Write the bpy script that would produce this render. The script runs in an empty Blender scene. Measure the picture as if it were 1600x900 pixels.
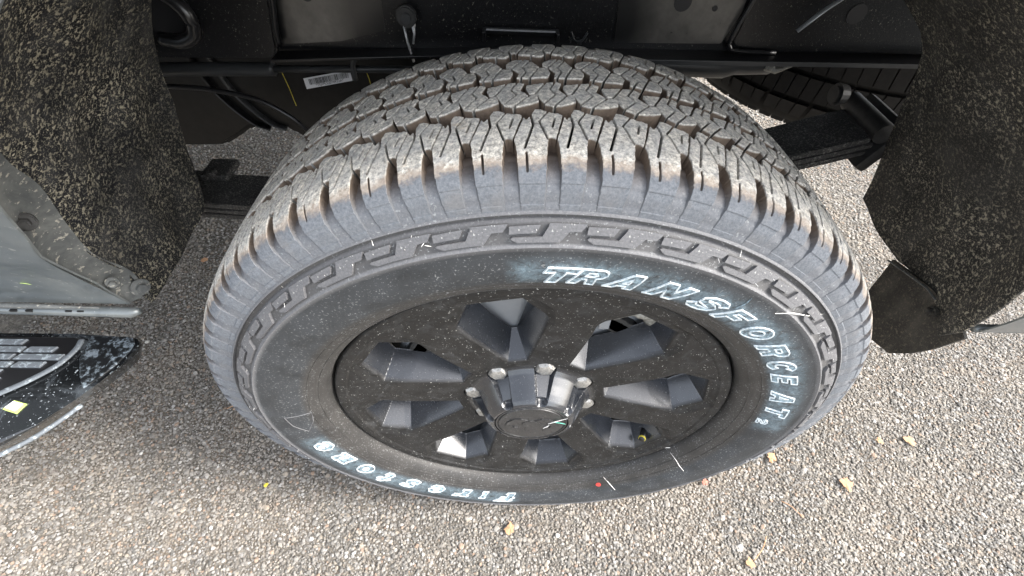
import bpy, bmesh, math, random
import numpy as np
from mathutils import Vector, Matrix
from mathutils.geometry import tessellate_polygon

S = bpy.context.scene
COL = S.collection
rng = np.random.default_rng(7)
random.seed(7)
R = math.radians

# ------------------------------------------------------------------ camera
cam_d = bpy.data.cameras.new('camera'); cam = bpy.data.objects.new('camera', cam_d); COL.objects.link(cam)
yaw, pitch, roll = .0116, .8606, .0214
f = Vector((math.sin(yaw)*math.cos(pitch), math.cos(yaw)*math.cos(pitch), -math.sin(pitch)))
r0 = Vector((math.cos(yaw), -math.sin(yaw), 0)); u0 = r0.cross(f)
rr = math.cos(roll)*r0 + math.sin(roll)*u0; uu = -math.sin(roll)*r0 + math.cos(roll)*u0
M = Matrix((rr, uu, -f)).transposed().to_4x4(); M.translation = Vector((-.034, -.3836, 1.0096))
cam.matrix_world = M
cam_d.sensor_width = 36; cam_d.lens = 36*700/1600
cam_d.clip_start = .01; cam_d.clip_end = 400
S.camera = cam

# ------------------------------------------------------------------ light
SUN_EL, SUN_AZ = R(38), R(-8)          # the azimuth counts from +X towards +Y
wd = bpy.data.worlds.new('World'); S.world = wd; wd.use_nodes = True
nt = wd.node_tree; nt.nodes.clear()
sky = nt.nodes.new('ShaderNodeTexSky'); sky.sky_type = 'NISHITA'; sky.sun_disc = False
sky.sun_elevation = SUN_EL; sky.sun_rotation = math.pi/2 - SUN_AZ
sky.air_density = 1.0; sky.dust_density = 3.0; sky.ozone_density = 1.0
bg = nt.nodes.new('ShaderNodeBackground'); bg.inputs[1].default_value = .15
wo = nt.nodes.new('ShaderNodeOutputWorld')
hs = nt.nodes.new('ShaderNodeHueSaturation'); hs.inputs['Saturation'].default_value = .36
nt.links.new(sky.outputs[0], hs.inputs['Color']); nt.links.new(hs.outputs[0], bg.inputs[0]); nt.links.new(bg.outputs[0], wo.inputs[0])
sun_d = bpy.data.lights.new('sun', 'SUN'); sun_d.energy = 1.5; sun_d.angle = R(20); sun_d.color = (1, .95, .88)
sun = bpy.data.objects.new('sun', sun_d); COL.objects.link(sun)
sd = Vector((math.cos(SUN_EL)*math.cos(SUN_AZ), math.cos(SUN_EL)*math.sin(SUN_AZ), math.sin(SUN_EL)))
sun.rotation_euler = (-sd).to_track_quat('-Z', 'Y').to_euler()
vs = S.view_settings; vs.view_transform = 'Standard'; vs.look = 'None'; vs.exposure = 2.2; vs.gamma = 1
vs.use_curve_mapping = False
S.cycles.max_bounces = 6; S.cycles.diffuse_bounces = 4; S.cycles.glossy_bounces = 4
S.cycles.sample_clamp_indirect = 6

# ------------------------------------------------------------------ node helpers
class NT:
    def __init__(s, name):
        s.m = bpy.data.materials.new(name); s.m.use_nodes = True
        s.t = s.m.node_tree; s.t.nodes.clear()
        s.out = s.t.nodes.new('ShaderNodeOutputMaterial'); s.b = s.t.nodes.new('ShaderNodeBsdfPrincipled')
        s.t.links.new(s.b.outputs[0], s.out.inputs[0])
        s.co = s.t.nodes.new('ShaderNodeTexCoord'); s.world = None
    def n(s, t, **k):
        x = s.t.nodes.new(t)
        for a, v in k.items(): setattr(x, a, v)
        return x
    def L(s, a, b): s.t.links.new(a, b)
    def put(s, sock, v):
        if hasattr(v, 'is_linked') or isinstance(v, bpy.types.NodeSocket): s.L(v, sock)
        else:
            if isinstance(v, tuple) and len(v) == 3 and sock.type == 'RGBA': v = (*v, 1)
            sock.default_value = v
    def use_world(s):          # shared meshes: grain from the place, so that no two copies look alike
        s.world = s.t.nodes.new('ShaderNodeNewGeometry').outputs['Position']; return s
    def noise(s, sc, det=4, rough=.55, co=None, dist=0):
        co = co or s.world
        x = s.n('ShaderNodeTexNoise'); x.inputs['Scale'].default_value = sc
        x.inputs['Detail'].default_value = det; x.inputs['Roughness'].default_value = rough
        x.inputs['Distortion'].default_value = dist
        s.L(co or s.co.outputs['Object'], x.inputs['Vector']); return x.outputs['Fac']
    def vor(s, sc, feat='F1', out='Distance', rand=1, co=None):
        x = s.n('ShaderNodeTexVoronoi', feature=feat); x.inputs['Scale'].default_value = sc
        x.inputs['Randomness'].default_value = rand
        s.L(co or s.co.outputs['Object'], x.inputs['Vector']); return x.outputs[out]
    def ramp(s, fac, a, b, lo=0., hi=1.):
        x = s.n('ShaderNodeMapRange', clamp=True); s.put(x.inputs[0], fac)
        x.inputs[1].default_value = a; x.inputs[2].default_value = b
        x.inputs[3].default_value = lo; x.inputs[4].default_value = hi; return x.outputs[0]
    def mix(s, fac, a, b):
        x = s.n('ShaderNodeMix', data_type='RGBA'); s.put(x.inputs[0], fac); s.put(x.inputs[6], a); s.put(x.inputs[7], b)
        return x.outputs[2]
    def mathn(s, op, a, b=0.):
        x = s.n('ShaderNodeMath', operation=op, use_clamp=False); s.put(x.inputs[0], a); s.put(x.inputs[1], b); return x.outputs[0]
    def attr(s, name, typ='GEOMETRY'):
        x = s.n('ShaderNodeAttribute', attribute_name=name, attribute_type=typ); return x.outputs['Fac']
    def bump(s, h, dist, strength=1., nrm=None):
        x = s.n('ShaderNodeBump'); x.inputs['Strength'].default_value = strength; x.inputs['Distance'].default_value = dist
        s.put(x.inputs['Height'], h)
        if nrm is not None: s.L(nrm, x.inputs['Normal'])
        s.L(x.outputs[0], s.b.inputs['Normal']); return x.outputs[0]
    def fin(s, col=None, rough=None, metal=0., spec=.5, coat=0., coat_rough=.1):
        if col is not None: s.put(s.b.inputs['Base Color'], col)
        if rough is not None: s.put(s.b.inputs['Roughness'], rough)
        s.put(s.b.inputs['Metallic'], metal); s.put(s.b.inputs['Specular IOR Level'], spec)
        s.put(s.b.inputs['Coat Weight'], coat); s.b.inputs['Coat Roughness'].default_value = coat_rough
        return s.m

def speckle(k, sc, lo, hi, co=None):            # thresholded fine noise: spatter of dried mud
    return k.ramp(k.noise(sc, 3, .6, co), lo, hi)

# tread rubber: dusty scuffed tops, brown silt in the grooves (attributes top, side)
k = NT('tread_rubber').use_world()
n1 = k.noise(420, 5, .75); n2 = k.noise(60, 4, .6); n3 = k.noise(14, 3, .5)
dust = k.mix(k.ramp(k.noise(300, 5, .8), .38, .62), (.26, .243, .215), (.90, .845, .74))
dust = k.mix(k.ramp(n2, .35, .7), dust, k.mix(.5, dust, (.30, .315, .33)))
dust = k.mix(k.ramp(k.noise(38, 4, .6), .66, .76), dust, (.55, .46, .35))
silt = k.mix(k.ramp(n2, .3, .7), (.095, .070, .052), (.205, .155, .115))
should = k.mix(k.ramp(n1, .3, .7), (.095, .103, .115), (.205, .220, .240))
should = k.mix(k.ramp(k.noise(30, 4, .6), .55, .7, 0, .35), should, (.20, .185, .17))
side = k.attr('side')
wob = k.mathn('ADD', side, k.mathn('MULTIPLY', k.mathn('SUBTRACT', k.noise(90, 4, .7), .5), .35))
top = k.mix(k.ramp(wob, .28, .42), dust, should)
rim = k.mathn('MULTIPLY', k.ramp(wob, .24, .32), k.ramp(wob, .46, .36))
top = k.mix(k.mathn('MULTIPLY', rim, .42), top, (.42, .30, .20))
h = k.attr('top')
silt_side = k.mix(k.ramp(side, .25, .60), silt, (.12, .124, .132))
col = k.mix(k.ramp(h, .84, .95), silt_side, top)
cr = k.attr('sipe'); col = k.mix(cr, col, (.006, .006, .006))
k.bump(k.mathn('ADD', n1, k.mathn('MULTIPLY', n2, 1.5)), .0010, .4)
M_TREAD = k.fin(col, .82, spec=.35)

# sidewall rubber
k = NT('sidewall_rubber')
n1 = k.noise(500, 4, .7); n2 = k.noise(26, 4, .6); n3 = k.noise(8, 3, .5)
rad = k.attr('radius')
base = k.mix(k.ramp(n2, .3, .75), (.020, .023, .026), (.050, .055, .061))
up = k.mix(k.ramp(n1, .3, .7), (.105, .105, .11), (.165, .165, .17))
base = k.mix(k.ramp(rad, .348, .353), base, up)
base = k.mix(k.mathn('MULTIPLY', k.mathn('MULTIPLY', k.ramp(rad, .3545, .356), k.ramp(rad, .3712, .3702)), .62), base, (.030, .028, .026))
base = k.mix(k.mathn('MULTIPLY', k.mathn('MULTIPLY', k.ramp(rad, .3715, .3725), k.ramp(rad, .3768, .3760)), .6), base, (.045, .042, .038))
brown = k.mix(k.ramp(n2, .3, .7), (.028, .027, .026), (.050, .047, .044))
base = k.mix(k.ramp(rad, .3782, .3800), base, k.mix(k.ramp(n1, .3, .7), (.10, .106, .117), (.165, .173, .187)))
base = k.mix(k.ramp(rad, .306, .298), base, brown)
spk = speckle(k, 420, .60, .66); spk2 = k.mathn('MULTIPLY', spk, k.ramp(n2, .35, .62, .15, .75))
base = k.mix(spk2, base, (.30, .31, .31))
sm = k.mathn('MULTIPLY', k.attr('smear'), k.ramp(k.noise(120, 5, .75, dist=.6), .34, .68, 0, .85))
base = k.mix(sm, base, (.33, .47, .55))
slt = k.attr('silt'); base = k.mix(k.mathn('MULTIPLY', slt, .95), base, silt_c := k.mix(k.ramp(k.noise(70, 4, .6), .3, .7), (.085, .062, .046), (.18, .137, .105)))
k.bump(n1, .0004, .5)
M_SIDE = k.fin(base, k.ramp(n2, .3, .7, .5, .66), spec=.5)

k = NT('raised_sidewall_rubber')
n1 = k.noise(500, 4, .7); n2 = k.noise(40, 4, .6)
c = k.mix(k.ramp(n1, .3, .7), (.085, .085, .09), (.15, .15, .155))
c = k.mix(speckle(k, 300, .64, .70), c, (.4, .4, .38))
k.bump(n1, .0004, .5)
M_RELIEF = k.fin(c, .58)

k = NT('white_letter_outline')
n1 = k.noise(300, 4, .7)
M_WHITE = k.fin(k.mix(k.ramp(n1, .38, .56), (.40, .48, .52), (.78, .83, .84)), .6)
k = NT('smeared_letter_rubber')
n1 = k.noise(160, 5, .75, dist=.5)
M_LFILL = k.fin(k.mix(k.ramp(n1, .38, .66), (.035, .04, .048), (.36, .49, .56)), .55)

# wheel paint: satin black, brown dust on the face, clean blue-black pockets (attribute pocket)
k = NT('satin_black_wheel').use_world()
pk = k.attr('pocket')
n2 = k.noise(30, 5, .65); n1 = k.noise(450, 4, .7)
face = k.mix(k.ramp(n2, .3, .7), (.012, .0115, .011), (.024, .023, .022))
clean = k.mix(k.ramp(n2, .3, .7), (.014, .016, .020), (.022, .025, .031))
c = k.mix(pk, face, clean)
s1 = k.mathn('MULTIPLY', speckle(k, 430, .665, .70), k.ramp(pk, 0, 1, .8, .15))
s2 = k.mathn('MULTIPLY', speckle(k, 200, .73, .76), k.ramp(pk, 0, 1, 1, .1))
haze_d = k.mathn('MULTIPLY', k.ramp(k.noise(55, 6, .75, dist=.8), .5, .75, 0, .16), k.ramp(pk, 0, 1, 1, .06))
c = k.mix(haze_d, c, (.22, .23, .24))
c = k.mix(k.mathn('MAXIMUM', s1, s2), c, (.62, .62, .58))
rgh = k.mathn('ADD', k.ramp(pk, 0, 1, .52, .20), k.ramp(n1, .3, .7, 0, .08))
k.bump(n1, .00025, .35)
M_WHEEL = k.fin(c, rgh, spec=k.ramp(pk, 0, 1, .3, .6), coat=k.ramp(pk, 0, 1, .0, .8), coat_rough=.18)

k = NT('hub_cap_black'); n1 = k.noise(260, 5, .7, dist=1)
M_CAP = k.fin(k.mix(k.ramp(n1, .55, .72), (.028, .028, .029), (.15, .15, .145)), k.ramp(n1, .3, .7, .22, .5))
k = NT('barrel_paint'); n1 = k.noise(60, 4, .6)
M_BARREL = k.fin(k.mix(k.ramp(n1, .3, .7), (.11, .12, .13), (.16, .172, .187)), .35)
k = NT('lug_steel'); n1 = k.noise(400, 4, .7)
k.bump(n1, .0003, .5)
M_LUG = k.fin(k.mix(k.ramp(n1, .35, .65), (.24, .235, .22), (.52, .505, .475)), k.ramp(n1, .3, .7, .3, .5), metal=.6)
k = NT('cast_steel'); n1 = k.noise(200, 5, .7); k.bump(n1, .0006, .7)
M_CAST = k.fin(k.mix(k.ramp(n1, .35, .65), (.16, .155, .14), (.42, .41, .37)), .65, metal=.3)
k = NT('dark_steel'); n1 = k.noise(90, 5, .7)
M_DSTEEL = k.fin(k.mix(k.ramp(n1, .35, .65), (.012, .012, .012), (.03, .03, .03)), .5)
k = NT('rotor_steel'); n1 = k.noise(60, 3, .6)
M_ROTOR = k.fin(k.mix(n1, (.24, .255, .27), (.30, .315, .33)), .42, metal=.2)

def mud(name, base, tan, sc, lo, hi, rough=.7, amount=1., hazec=None, bumpd=.001):
    k = NT(name)
    a = k.noise(sc, 3, .62); b = k.noise(sc*2.6, 2, .6); big = k.noise(9, 4, .6, dist=.4); str_ = k.noise(26, 4, .6)
    m = k.mathn('MAXIMUM', k.ramp(a, lo, hi), k.mathn('MULTIPLY', k.ramp(b, lo+.02, hi+.02), .7))
    m = k.mathn('MULTIPLY', m, k.ramp(big, .38, .58, .30*amount, amount))
    mp_ = k.n('ShaderNodeMapping'); mp_.inputs['Scale'].default_value = (30, 30, 5); k.L(k.co.outputs['Object'], mp_.inputs[0]); str_ = k.mathn('ADD', k.mathn('MULTIPLY', str_, .5), k.mathn('MULTIPLY', k.noise(1.6, 4, .6, mp_.outputs[0]), .5))
    c = k.mix(k.ramp(str_, .46, .62, 0, .6 if hazec else 0), base, hazec or base)
    c = k.mix(m, c, k.mix(k.noise(sc*.7, 2), tan, tuple(v*.5 for v in tan)))
    k.bump(k.mathn('ADD', m, k.mathn('MULTIPLY', a, .6)), bumpd, .8)
    return k.fin(c, k.ramp(m, 0, 1, rough, .9), spec=.4)
M_LINER = mud('mud_spattered_liner', (.007, .008, .0105), (.52, .48, .36), 240, .545, .60, .62, 1., (.06, .06, .06), .0014)
M_LINER_R = mud('mud_spattered_rear_liner', (.006, .0065, .0075), (.50, .46, .36), 250, .55, .61, .6, 1., (.05, .05, .048), .0014)
M_FLAP = mud('dirty_flap', (.022, .021, .019), (.20, .175, .13), 260, .56, .66, .75, .8, (.085, .078, .066), .0008)
M_FRAME = mud('black_frame_paint', (.008, .008, .009), (.28, .26, .21), 330, .655, .70, .30, .75, None, .0004)
k = NT('gloss_frame_reflection'); n1 = k.noise(70, 4, .6); sp = speckle(k, 240, .70, .73)
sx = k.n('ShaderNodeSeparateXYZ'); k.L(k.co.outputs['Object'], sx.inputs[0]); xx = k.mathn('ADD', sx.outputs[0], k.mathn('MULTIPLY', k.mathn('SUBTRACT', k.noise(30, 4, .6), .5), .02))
fade = k.mathn('MAXIMUM', k.mathn('MULTIPLY', k.ramp(xx, -.345, -.325), k.ramp(xx, -.245, -.285)), k.ramp(xx, .125, .165))  # pale patches fading along x: surroundings' reflection painted into the colour
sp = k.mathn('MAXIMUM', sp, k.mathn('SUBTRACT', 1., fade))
M_FRAME_REFL = k.fin(k.mix(sp, k.mix(k.ramp(n1, .3, .7), (.065, .061, .055), (.105, .098, .088)), (.01, .01, .01)), .30, spec=.5, coat=.3, coat_rough=.2)
M_SPRING = mud('rusty_black_spring', (.022, .022, .023), (.36, .35, .32), 380, .53, .63, .55, .8, (.05, .05, .05), .0008)
k = NT('black_plastic'); n1 = k.noise(50, 4, .6)
M_TANK = k.fin(k.mix(k.ramp(n1, .35, .7), (.006, .006, .006), (.012, .0115, .011)), .38, spec=.25)
k = NT('hose_rubber'); M_HOSE = k.fin((.012, .012, .013), .28)
k = NT('tube_grey'); M_TUBE = k.fin((.03, .032, .034), .4)
k = NT('zinc_clip'); n1 = k.noise(300, 4, .7)
M_ZINC = k.fin(k.mix(n1, (.36, .37, .38), (.62, .63, .64)), .45, metal=.5)
k = NT('label_white'); M_LABEL = k.fin((.80, .81, .84), .45)
k = NT('label_ink'); M_INK = k.fin((.01, .01, .012), .5)
k = NT('yellow_chalk'); M_YEL = k.fin((.62, .52, .06), .7)
k = NT('white_paint_mark'); n1 = k.noise(500, 3); M_MARK = k.fin(k.mix(k.ramp(n1, .35, .5), (.4, .4, .38), (.82, .80, .76)), .6)
k = NT('green_paint_mark'); M_GREEN = k.fin((.10, .45, .33), .6)
k = NT('lime_paint_mark'); M_LIME = k.fin((.50, .66, .18), .5)
k = NT('red_paint_dot'); M_RED = k.fin((.62, .06, .05), .5)

# grey body paint with dust
k = NT('grey_body_paint')
n1 = k.noise(12, 5, .65, dist=.6); sp = speckle(k, 210, .665, .70); sp2 = speckle(k, 90, .66, .71)
c = k.mix(k.ramp(n1, .38, .7), (.125, .142, .148), (.215, .232, .23))
c = k.mix(k.mathn('MULTIPLY', k.mathn('MAXIMUM', sp, sp2), .5), c, (.5, .5, .46))
M_BODY = k.fin(c, k.ramp(n1, .35, .7, .28, .5), metal=.25, coat=.5, coat_rough=.12)
k = NT('dusty_body_flange')
n1 = k.noise(30, 5, .7, dist=.6); sp = speckle(k, 190, .60, .66)
c = k.mix(k.ramp(n1, .35, .65), (.055, .060, .062), (.13, .135, .13))
c = k.mix(k.mathn('MULTIPLY', sp, .6), c, (.42, .40, .34))
k.bump(sp, .0006, .6)
M_FLANGE = k.fin(c, .6)
# running board
k = NT('gloss_black_board')
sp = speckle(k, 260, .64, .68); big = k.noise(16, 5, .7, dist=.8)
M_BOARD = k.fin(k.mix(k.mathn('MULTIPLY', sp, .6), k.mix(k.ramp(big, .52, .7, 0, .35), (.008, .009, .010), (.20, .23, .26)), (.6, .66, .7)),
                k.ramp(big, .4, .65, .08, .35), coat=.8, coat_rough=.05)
k = NT('muddy_board_tip')
sp = k.ramp(k.noise(95, 5, .75, dist=.4), .50, .60); big = k.noise(18, 4, .6)
M_TIP = k.fin(k.mix(k.mathn('MULTIPLY', sp, k.ramp(big, .3, .6, .4, .9)), (.010, .011, .012), (.26, .31, .35)), .35)
k = NT('grey_tread_pad')
sp = k.ramp(k.noise(95, 5, .7, dist=.5), .54, .60)
M_PAD = k.fin(k.mix(k.mathn('MULTIPLY', sp, .5), (.12, .135, .15), (.45, .52, .56)), .5)
k = NT('retro_white'); M_STICK = k.fin((.74, .78, .79), .4)

# ground
k = NT('asphalt_binder')
n1 = k.noise(300, 6, .7); n2 = k.noise(7, 4, .6); v = k.vor(170)
c = k.mix(k.ramp(n1, .35, .65), (.050, .046, .042), (.23, .21, .18))
far = k.mix(k.ramp(k.vor(150, out='Color'), .1, .9), (.12, .11, .10), (.42, .39, .34))
c = k.mix(k.ramp(k.noise(60, 3), .4, .6), c, k.mix(.6, c, far))
c = k.mix(k.ramp(n2, .45, .7, 0, .4), c, (.26, .20, .145))
k.bump(k.mathn('ADD', k.mathn('MULTIPLY', v, -1.), n1), .003, .9)
M_BIND = k.fin(c, .9, spec=.3)
k = NT('aggregate_stone')
oi = k.n('ShaderNodeObjectInfo').outputs['Random']
cr = k.n('ShaderNodeValToRGB'); k.L(oi, cr.inputs[0])
els = [(0, (.12, .116, .11)), (.16, (.205, .197, .185)), (.36, (.29, .277, .257)), (.58, (.37, .354, .33)), (.76, (.38, .33, .27)), (.87, (.46, .45, .435)), (.945, (.36, .25, .18)), (.985, (.74, .73, .70))]
cr.color_ramp.interpolation = 'CONSTANT'
while len(cr.color_ramp.elements) < len(els): cr.color_ramp.elements.new(.5)
for e, (p, c_) in zip(cr.color_ramp.elements, els): e.position = p; e.color = (*c_, 1)
n1 = k.noise(3.5, 5, .7)
geo = k.n('ShaderNodeNewGeometry').outputs['Position']
big = k.noise(4, 4, .6, co=geo); mid = k.noise(22, 4, .6, co=geo)
c = k.mix(k.ramp(n1, .3, .7, 0, .35), cr.outputs[0], (.36, .335, .295))
c = k.mix(k.ramp(mid, .56, .72, 0, .45), c, (.44, .34, .245))
c = k.mix(k.ramp(big, .45, .65, 0, .40), c, (.43, .38, .32))
c = k.mix(k.ramp(k.noise(11, 4, .6, co=geo), .56, .70, 0, .35), c, (.10, .098, .096))
k.bump(n1, .1, .5)
M_STONE = k.fin(c, .8, spec=.4)
k = NT('dry_leaf'); n1 = k.noise(300, 3)
M_LEAF = k.fin(k.mix(n1, (.42, .22, .11), (.55, .34, .20)), .8)
k = NT('red_chip'); M_CHIP = k.fin((.62, .17, .12), .7)

# ------------------------------------------------------------------ object helpers
def link(o, parent=None):
    COL.objects.link(o)
    if parent is not None: o.parent = parent
    return o
def mesh_np(name, V, F, mat, attrs=None, smooth=False):
    me = bpy.data.meshes.new(name)
    V = np.asarray(V, np.float32); F = np.asarray(F, np.int32); kk = F.shape[1]
    me.vertices.add(len(V)); me.vertices.foreach_set('co', V.ravel())
    me.loops.add(F.size); me.loops.foreach_set('vertex_index', F.ravel())
    me.polygons.add(len(F)); me.polygons.foreach_set('loop_start', np.arange(0, F.size, kk, dtype=np.int32))
    me.polygons.foreach_set('loop_total', np.full(len(F), kk, np.int32))
    me.update(calc_edges=True); me.validate()
    me.polygons.foreach_set('use_smooth', np.full(len(F), smooth))
    for a, v in (attrs or {}).items():
        at = me.attributes.new(a, 'FLOAT', 'POINT'); at.data.foreach_set('value', np.asarray(v, np.float32).ravel())
    me.materials.append(mat); return me
def from_bm(name, bm, mats, parent=None, smooth=False, obname=None, loc=None):
    me = bpy.data.meshes.new(name)
    bmesh.ops.recalc_face_normals(bm, faces=bm.faces)
    for fc in bm.faces: fc.smooth = smooth
    bm.to_mesh(me); bm.free()
    for m in (mats if isinstance(mats, (list, tuple)) else [mats]): me.materials.append(m)
    o = bpy.data.objects.new(obname or name, me)
    if loc is not None: o.location = loc
    return link(o, parent)
def box(bm, c, s, rot=None, bev=0.):
    m = Matrix.Translation(Vector(c))
    if rot is not None: m = m @ rot
    g = bmesh.ops.create_cube(bm, size=1, matrix=m @ Matrix.Diagonal((*s, 1)))
    if bev > 0:
        ed = list({e for v in g['verts'] for e in v.link_edges})
        bmesh.ops.bevel(bm, geom=ed, offset=bev, segments=2, affect='EDGES', profile=.6)
def tube(bm, pts, rad, seg=12, flat=1., caps=True, closed=False):
    pts = [Vector(p) for p in pts]; n = len(pts); rings = []
    rads = rad if isinstance(rad, (list, tuple)) else [rad]*n
    up = Vector((0, 0, 1))
    for i, p in enumerate(pts):
        a = pts[i-1] if (i or closed) else p; b = pts[(i+1) % n] if (i < n-1 or closed) else p
        t = (b-a).normalized()
        s_ = t.cross(up)
        if s_.length < .05: s_ = t.cross(Vector((0, 1, 0)))
        s_.normalize(); v_ = s_.cross(t)
        rings.append([bm.verts.new(p + rads[i]*(math.cos(q)*s_ + flat*math.sin(q)*v_)) for q in (2*math.pi*j/seg for j in range(seg))])
    m = n if closed else n-1
    for i in range(m):
        A, B = rings[i], rings[(i+1) % n]
        for j in range(seg): bm.faces.new((A[j], A[(j+1) % seg], B[(j+1) % seg], B[j]))
    if caps and not closed: bm.faces.new(rings[0]); bm.faces.new(rings[-1][::-1])
def smooth_path(pts, n=8):
    P = [Vector(p) for p in pts]; P = [2*P[0]-P[1]] + P + [2*P[-1]-P[-2]]; out = []
    for i in range(1, len(P)-2):
        for j in range(n):
            t = j/n; a, b, c_, d = P[i-1], P[i], P[i+1], P[i+2]
            out.append(.5*((2*b) + (c_-a)*t + (2*a-5*b+4*c_-d)*t*t + (3*b-a-3*c_+d)*t**3))
    out.append(P[-2]); return out
def disc(bm, c, rad, dep, seg=24, ax='Y', bev=0., rad2=None):
    rot = {'Y': Matrix.Rotation(R(90), 4, 'X'), 'X': Matrix.Rotation(R(90), 4, 'Y'), 'Z': Matrix.Identity(4)}[ax] if isinstance(ax, str) else ax
    g = bmesh.ops.create_cone(bm, cap_ends=True, segments=seg, radius1=rad, radius2=rad if rad2 is None else rad2, depth=dep, matrix=Matrix.Translation(Vector(c)) @ rot)
    if bev:
        ed = [e for e in {e for v in g['verts'] for e in v.link_edges} if any(len(fc.verts) > 4 for fc in e.link_faces)]
        bmesh.ops.bevel(bm, geom=ed, offset=bev, segments=2, affect='EDGES')
def sheet(name, poly, fmap, mats, parent, th=.003, step=(.02, .02), thdir=None, smooth=True):
    """polygon in a plane (a,b), cut to a grid, mapped by fmap(a,b)->(x,y,z) and given thickness"""
    bm = bmesh.new()
    fc = bm.faces.new([bm.verts.new((a, b, 0)) for a, b in poly])
    A = [p[0] for p in poly]; B = [p[1] for p in poly]
    for ax, lo, hi, st in ((0, min(A), max(A), step[0]), (1, min(B), max(B), step[1])):
        q = math.floor(lo/st)*st + st
        while q < hi - 1e-5:
            co = [0, 0, 0]; co[ax] = q; no = [0, 0, 0]; no[ax] = 1
            bmesh.ops.bisect_plane(bm, geom=bm.verts[:]+bm.edges[:]+bm.faces[:], plane_co=co, plane_no=no); q += st
    for v in bm.verts: v.co = Vector(fmap(v.co.x, v.co.y))
    if th:
        off = Vector(thdir) * th if thdir is not None else None
        g = bmesh.ops.extrude_face_region(bm, geom=bm.faces[:])
        nv = [e for e in g['geom'] if isinstance(e, bmesh.types.BMVert)]
        bm.normal_update()
        for v in nv: v.co += off if off is not None else v.normal*th
    o = from_bm(name, bm, mats, parent, smooth)
    if smooth:
        for p in o.data.polygons: p.use_smooth = True
        o.data.set_sharp_from_angle(angle=R(35))
    return o
def dup(o, parent, rot=None, loc=None, name=None):
    c_ = o.copy(); COL.objects.link(c_); c_.parent = parent
    if rot is not None: c_.rotation_euler = rot
    if loc is not None: c_.location = loc
    return c_

def plate(name, poly, y, th, mat, parent, bev=.0015):
    bm = bmesh.new(); A = [bm.verts.new((x, y, z)) for x, z in poly]; fc = bm.faces.new(A)
    g = bmesh.ops.extrude_face_region(bm, geom=[fc])
    for v in g['geom']:
        if isinstance(v, bmesh.types.BMVert): v.co.y += th
    if bev: bmesh.ops.bevel(bm, geom=bm.edges[:], offset=bev, segments=2, affect='EDGES')
    return from_bm(name, bm, mat, parent)
WC = Vector((0, 0, .412))
truck = bpy.data.objects.new('pickup_truck', None); link(truck)
truck['label'] = 'grey pickup truck, seen close at its black rear wheel and arch'
truck['category'] = 'truck'

# ------------------------------------------------------------------ ground
bm = bmesh.new()
bmesh.ops.create_grid(bm, x_segments=40, y_segments=40, size=60)
ground = from_bm('asphalt_ground', bm, M_BIND); ground.location = (0, 0, -.002)
ground['kind'] = 'structure'; ground['label'] = 'rough grey asphalt with coarse exposed aggregate'

protos = []
for i in range(4):
    bm = bmesh.new(); bmesh.ops.create_icosphere(bm, subdivisions=2 if i < 2 else 1, radius=1)
    sc = Vector((rng.uniform(.8, 1.15), rng.uniform(.7, 1.0), rng.uniform(.38, .58)))
    for _ in range(5):        # chipped flats
        n_ = Vector(rng.normal(size=3)).normalized(); d_ = rng.uniform(.62, .85)
        for v in bm.verts:
            e = v.co.dot(n_) - d_
            if e > 0: v.co -= n_*e
    for v in bm.verts: v.co = Vector((v.co.x*sc.x, v.co.y*sc.y, v.co.z*sc.z)) * rng.uniform(.95, 1.05)
    me = bpy.data.meshes.new('stone'); bm.to_mesh(me); bm.free(); me.materials.append(M_STONE)
    protos.append(bpy.data.objects.new('stone', me))
pts = []; scl = []
def fill(x0, x1, y0, y1, st, s0, s1):
    nx = int((x1-x0)/st); ny = int((y1-y0)/st)
    X, Y = np.meshgrid(x0+st*(np.arange(nx)+.5), y0+st*(np.arange(ny)+.5))
    X = X + rng.uniform(-.5, .5, X.shape)*st; Y = Y + rng.uniform(-.5, .5, Y.shape)*st
    s_ = s0 + (s1-s0)*rng.random(X.shape)**2.2
    pts.append(np.stack([X.ravel(), Y.ravel(), (s_*rng.uniform(-.42, .02, X.shape)).ravel()], 1)); scl.append(s_.ravel())
fill(-1.35, 1.65, -.36, .62, .0050, .0017, .0046)
fill(-1.75, 1.95, .62, 1.5, .0085, .0030, .0065)
fill(.4, 2.6, 1.5, 2.6, .013, .0045, .009)
fill(-1.35, 1.65, -.36, .5, .040, .0050, .0078)
P_ = np.concatenate(pts); Sc = np.concatenate(scl)
me = bpy.data.meshes.new('asphalt_stones'); me.vertices.add(len(P_)); me.vertices.foreach_set('co', P_.astype(np.float32).ravel())
at = me.attributes.new('scl', 'FLOAT', 'POINT'); at.data.foreach_set('value', Sc.astype(np.float32))
at = me.attributes.new('rot', 'FLOAT_VECTOR', 'POINT')
ro = np.stack([rng.normal(0, .22, len(P_)), rng.normal(0, .22, len(P_)), rng.uniform(0, 6.28, len(P_))], 1); at.data.foreach_set('vector', ro.astype(np.float32).ravel())
stones = bpy.data.objects.new('asphalt_stones', me); link(stones)
stones['kind'] = 'stuff'; stones['label'] = 'small grey and tan stones of the asphalt surface'
gn = bpy.data.node_groups.new('scatter', 'GeometryNodeTree')
gn.interface.new_socket('Geometry', in_out='INPUT', socket_type='NodeSocketGeometry')
gn.interface.new_socket('Geometry', in_out='OUTPUT', socket_type='NodeSocketGeometry')
gi = gn.nodes.new('NodeGroupInput'); go = gn.nodes.new('NodeGroupOutput'); iop = gn.nodes.new('GeometryNodeInstanceOnPoints')
jn = gn.nodes.new('GeometryNodeJoinGeometry')
for p in protos:
    oi_ = gn.nodes.new('GeometryNodeObjectInfo'); oi_.inputs['Object'].default_value = p; oi_.inputs['As Instance'].default_value = True
    gn.links.new(oi_.outputs['Geometry'], jn.inputs[0])
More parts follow.
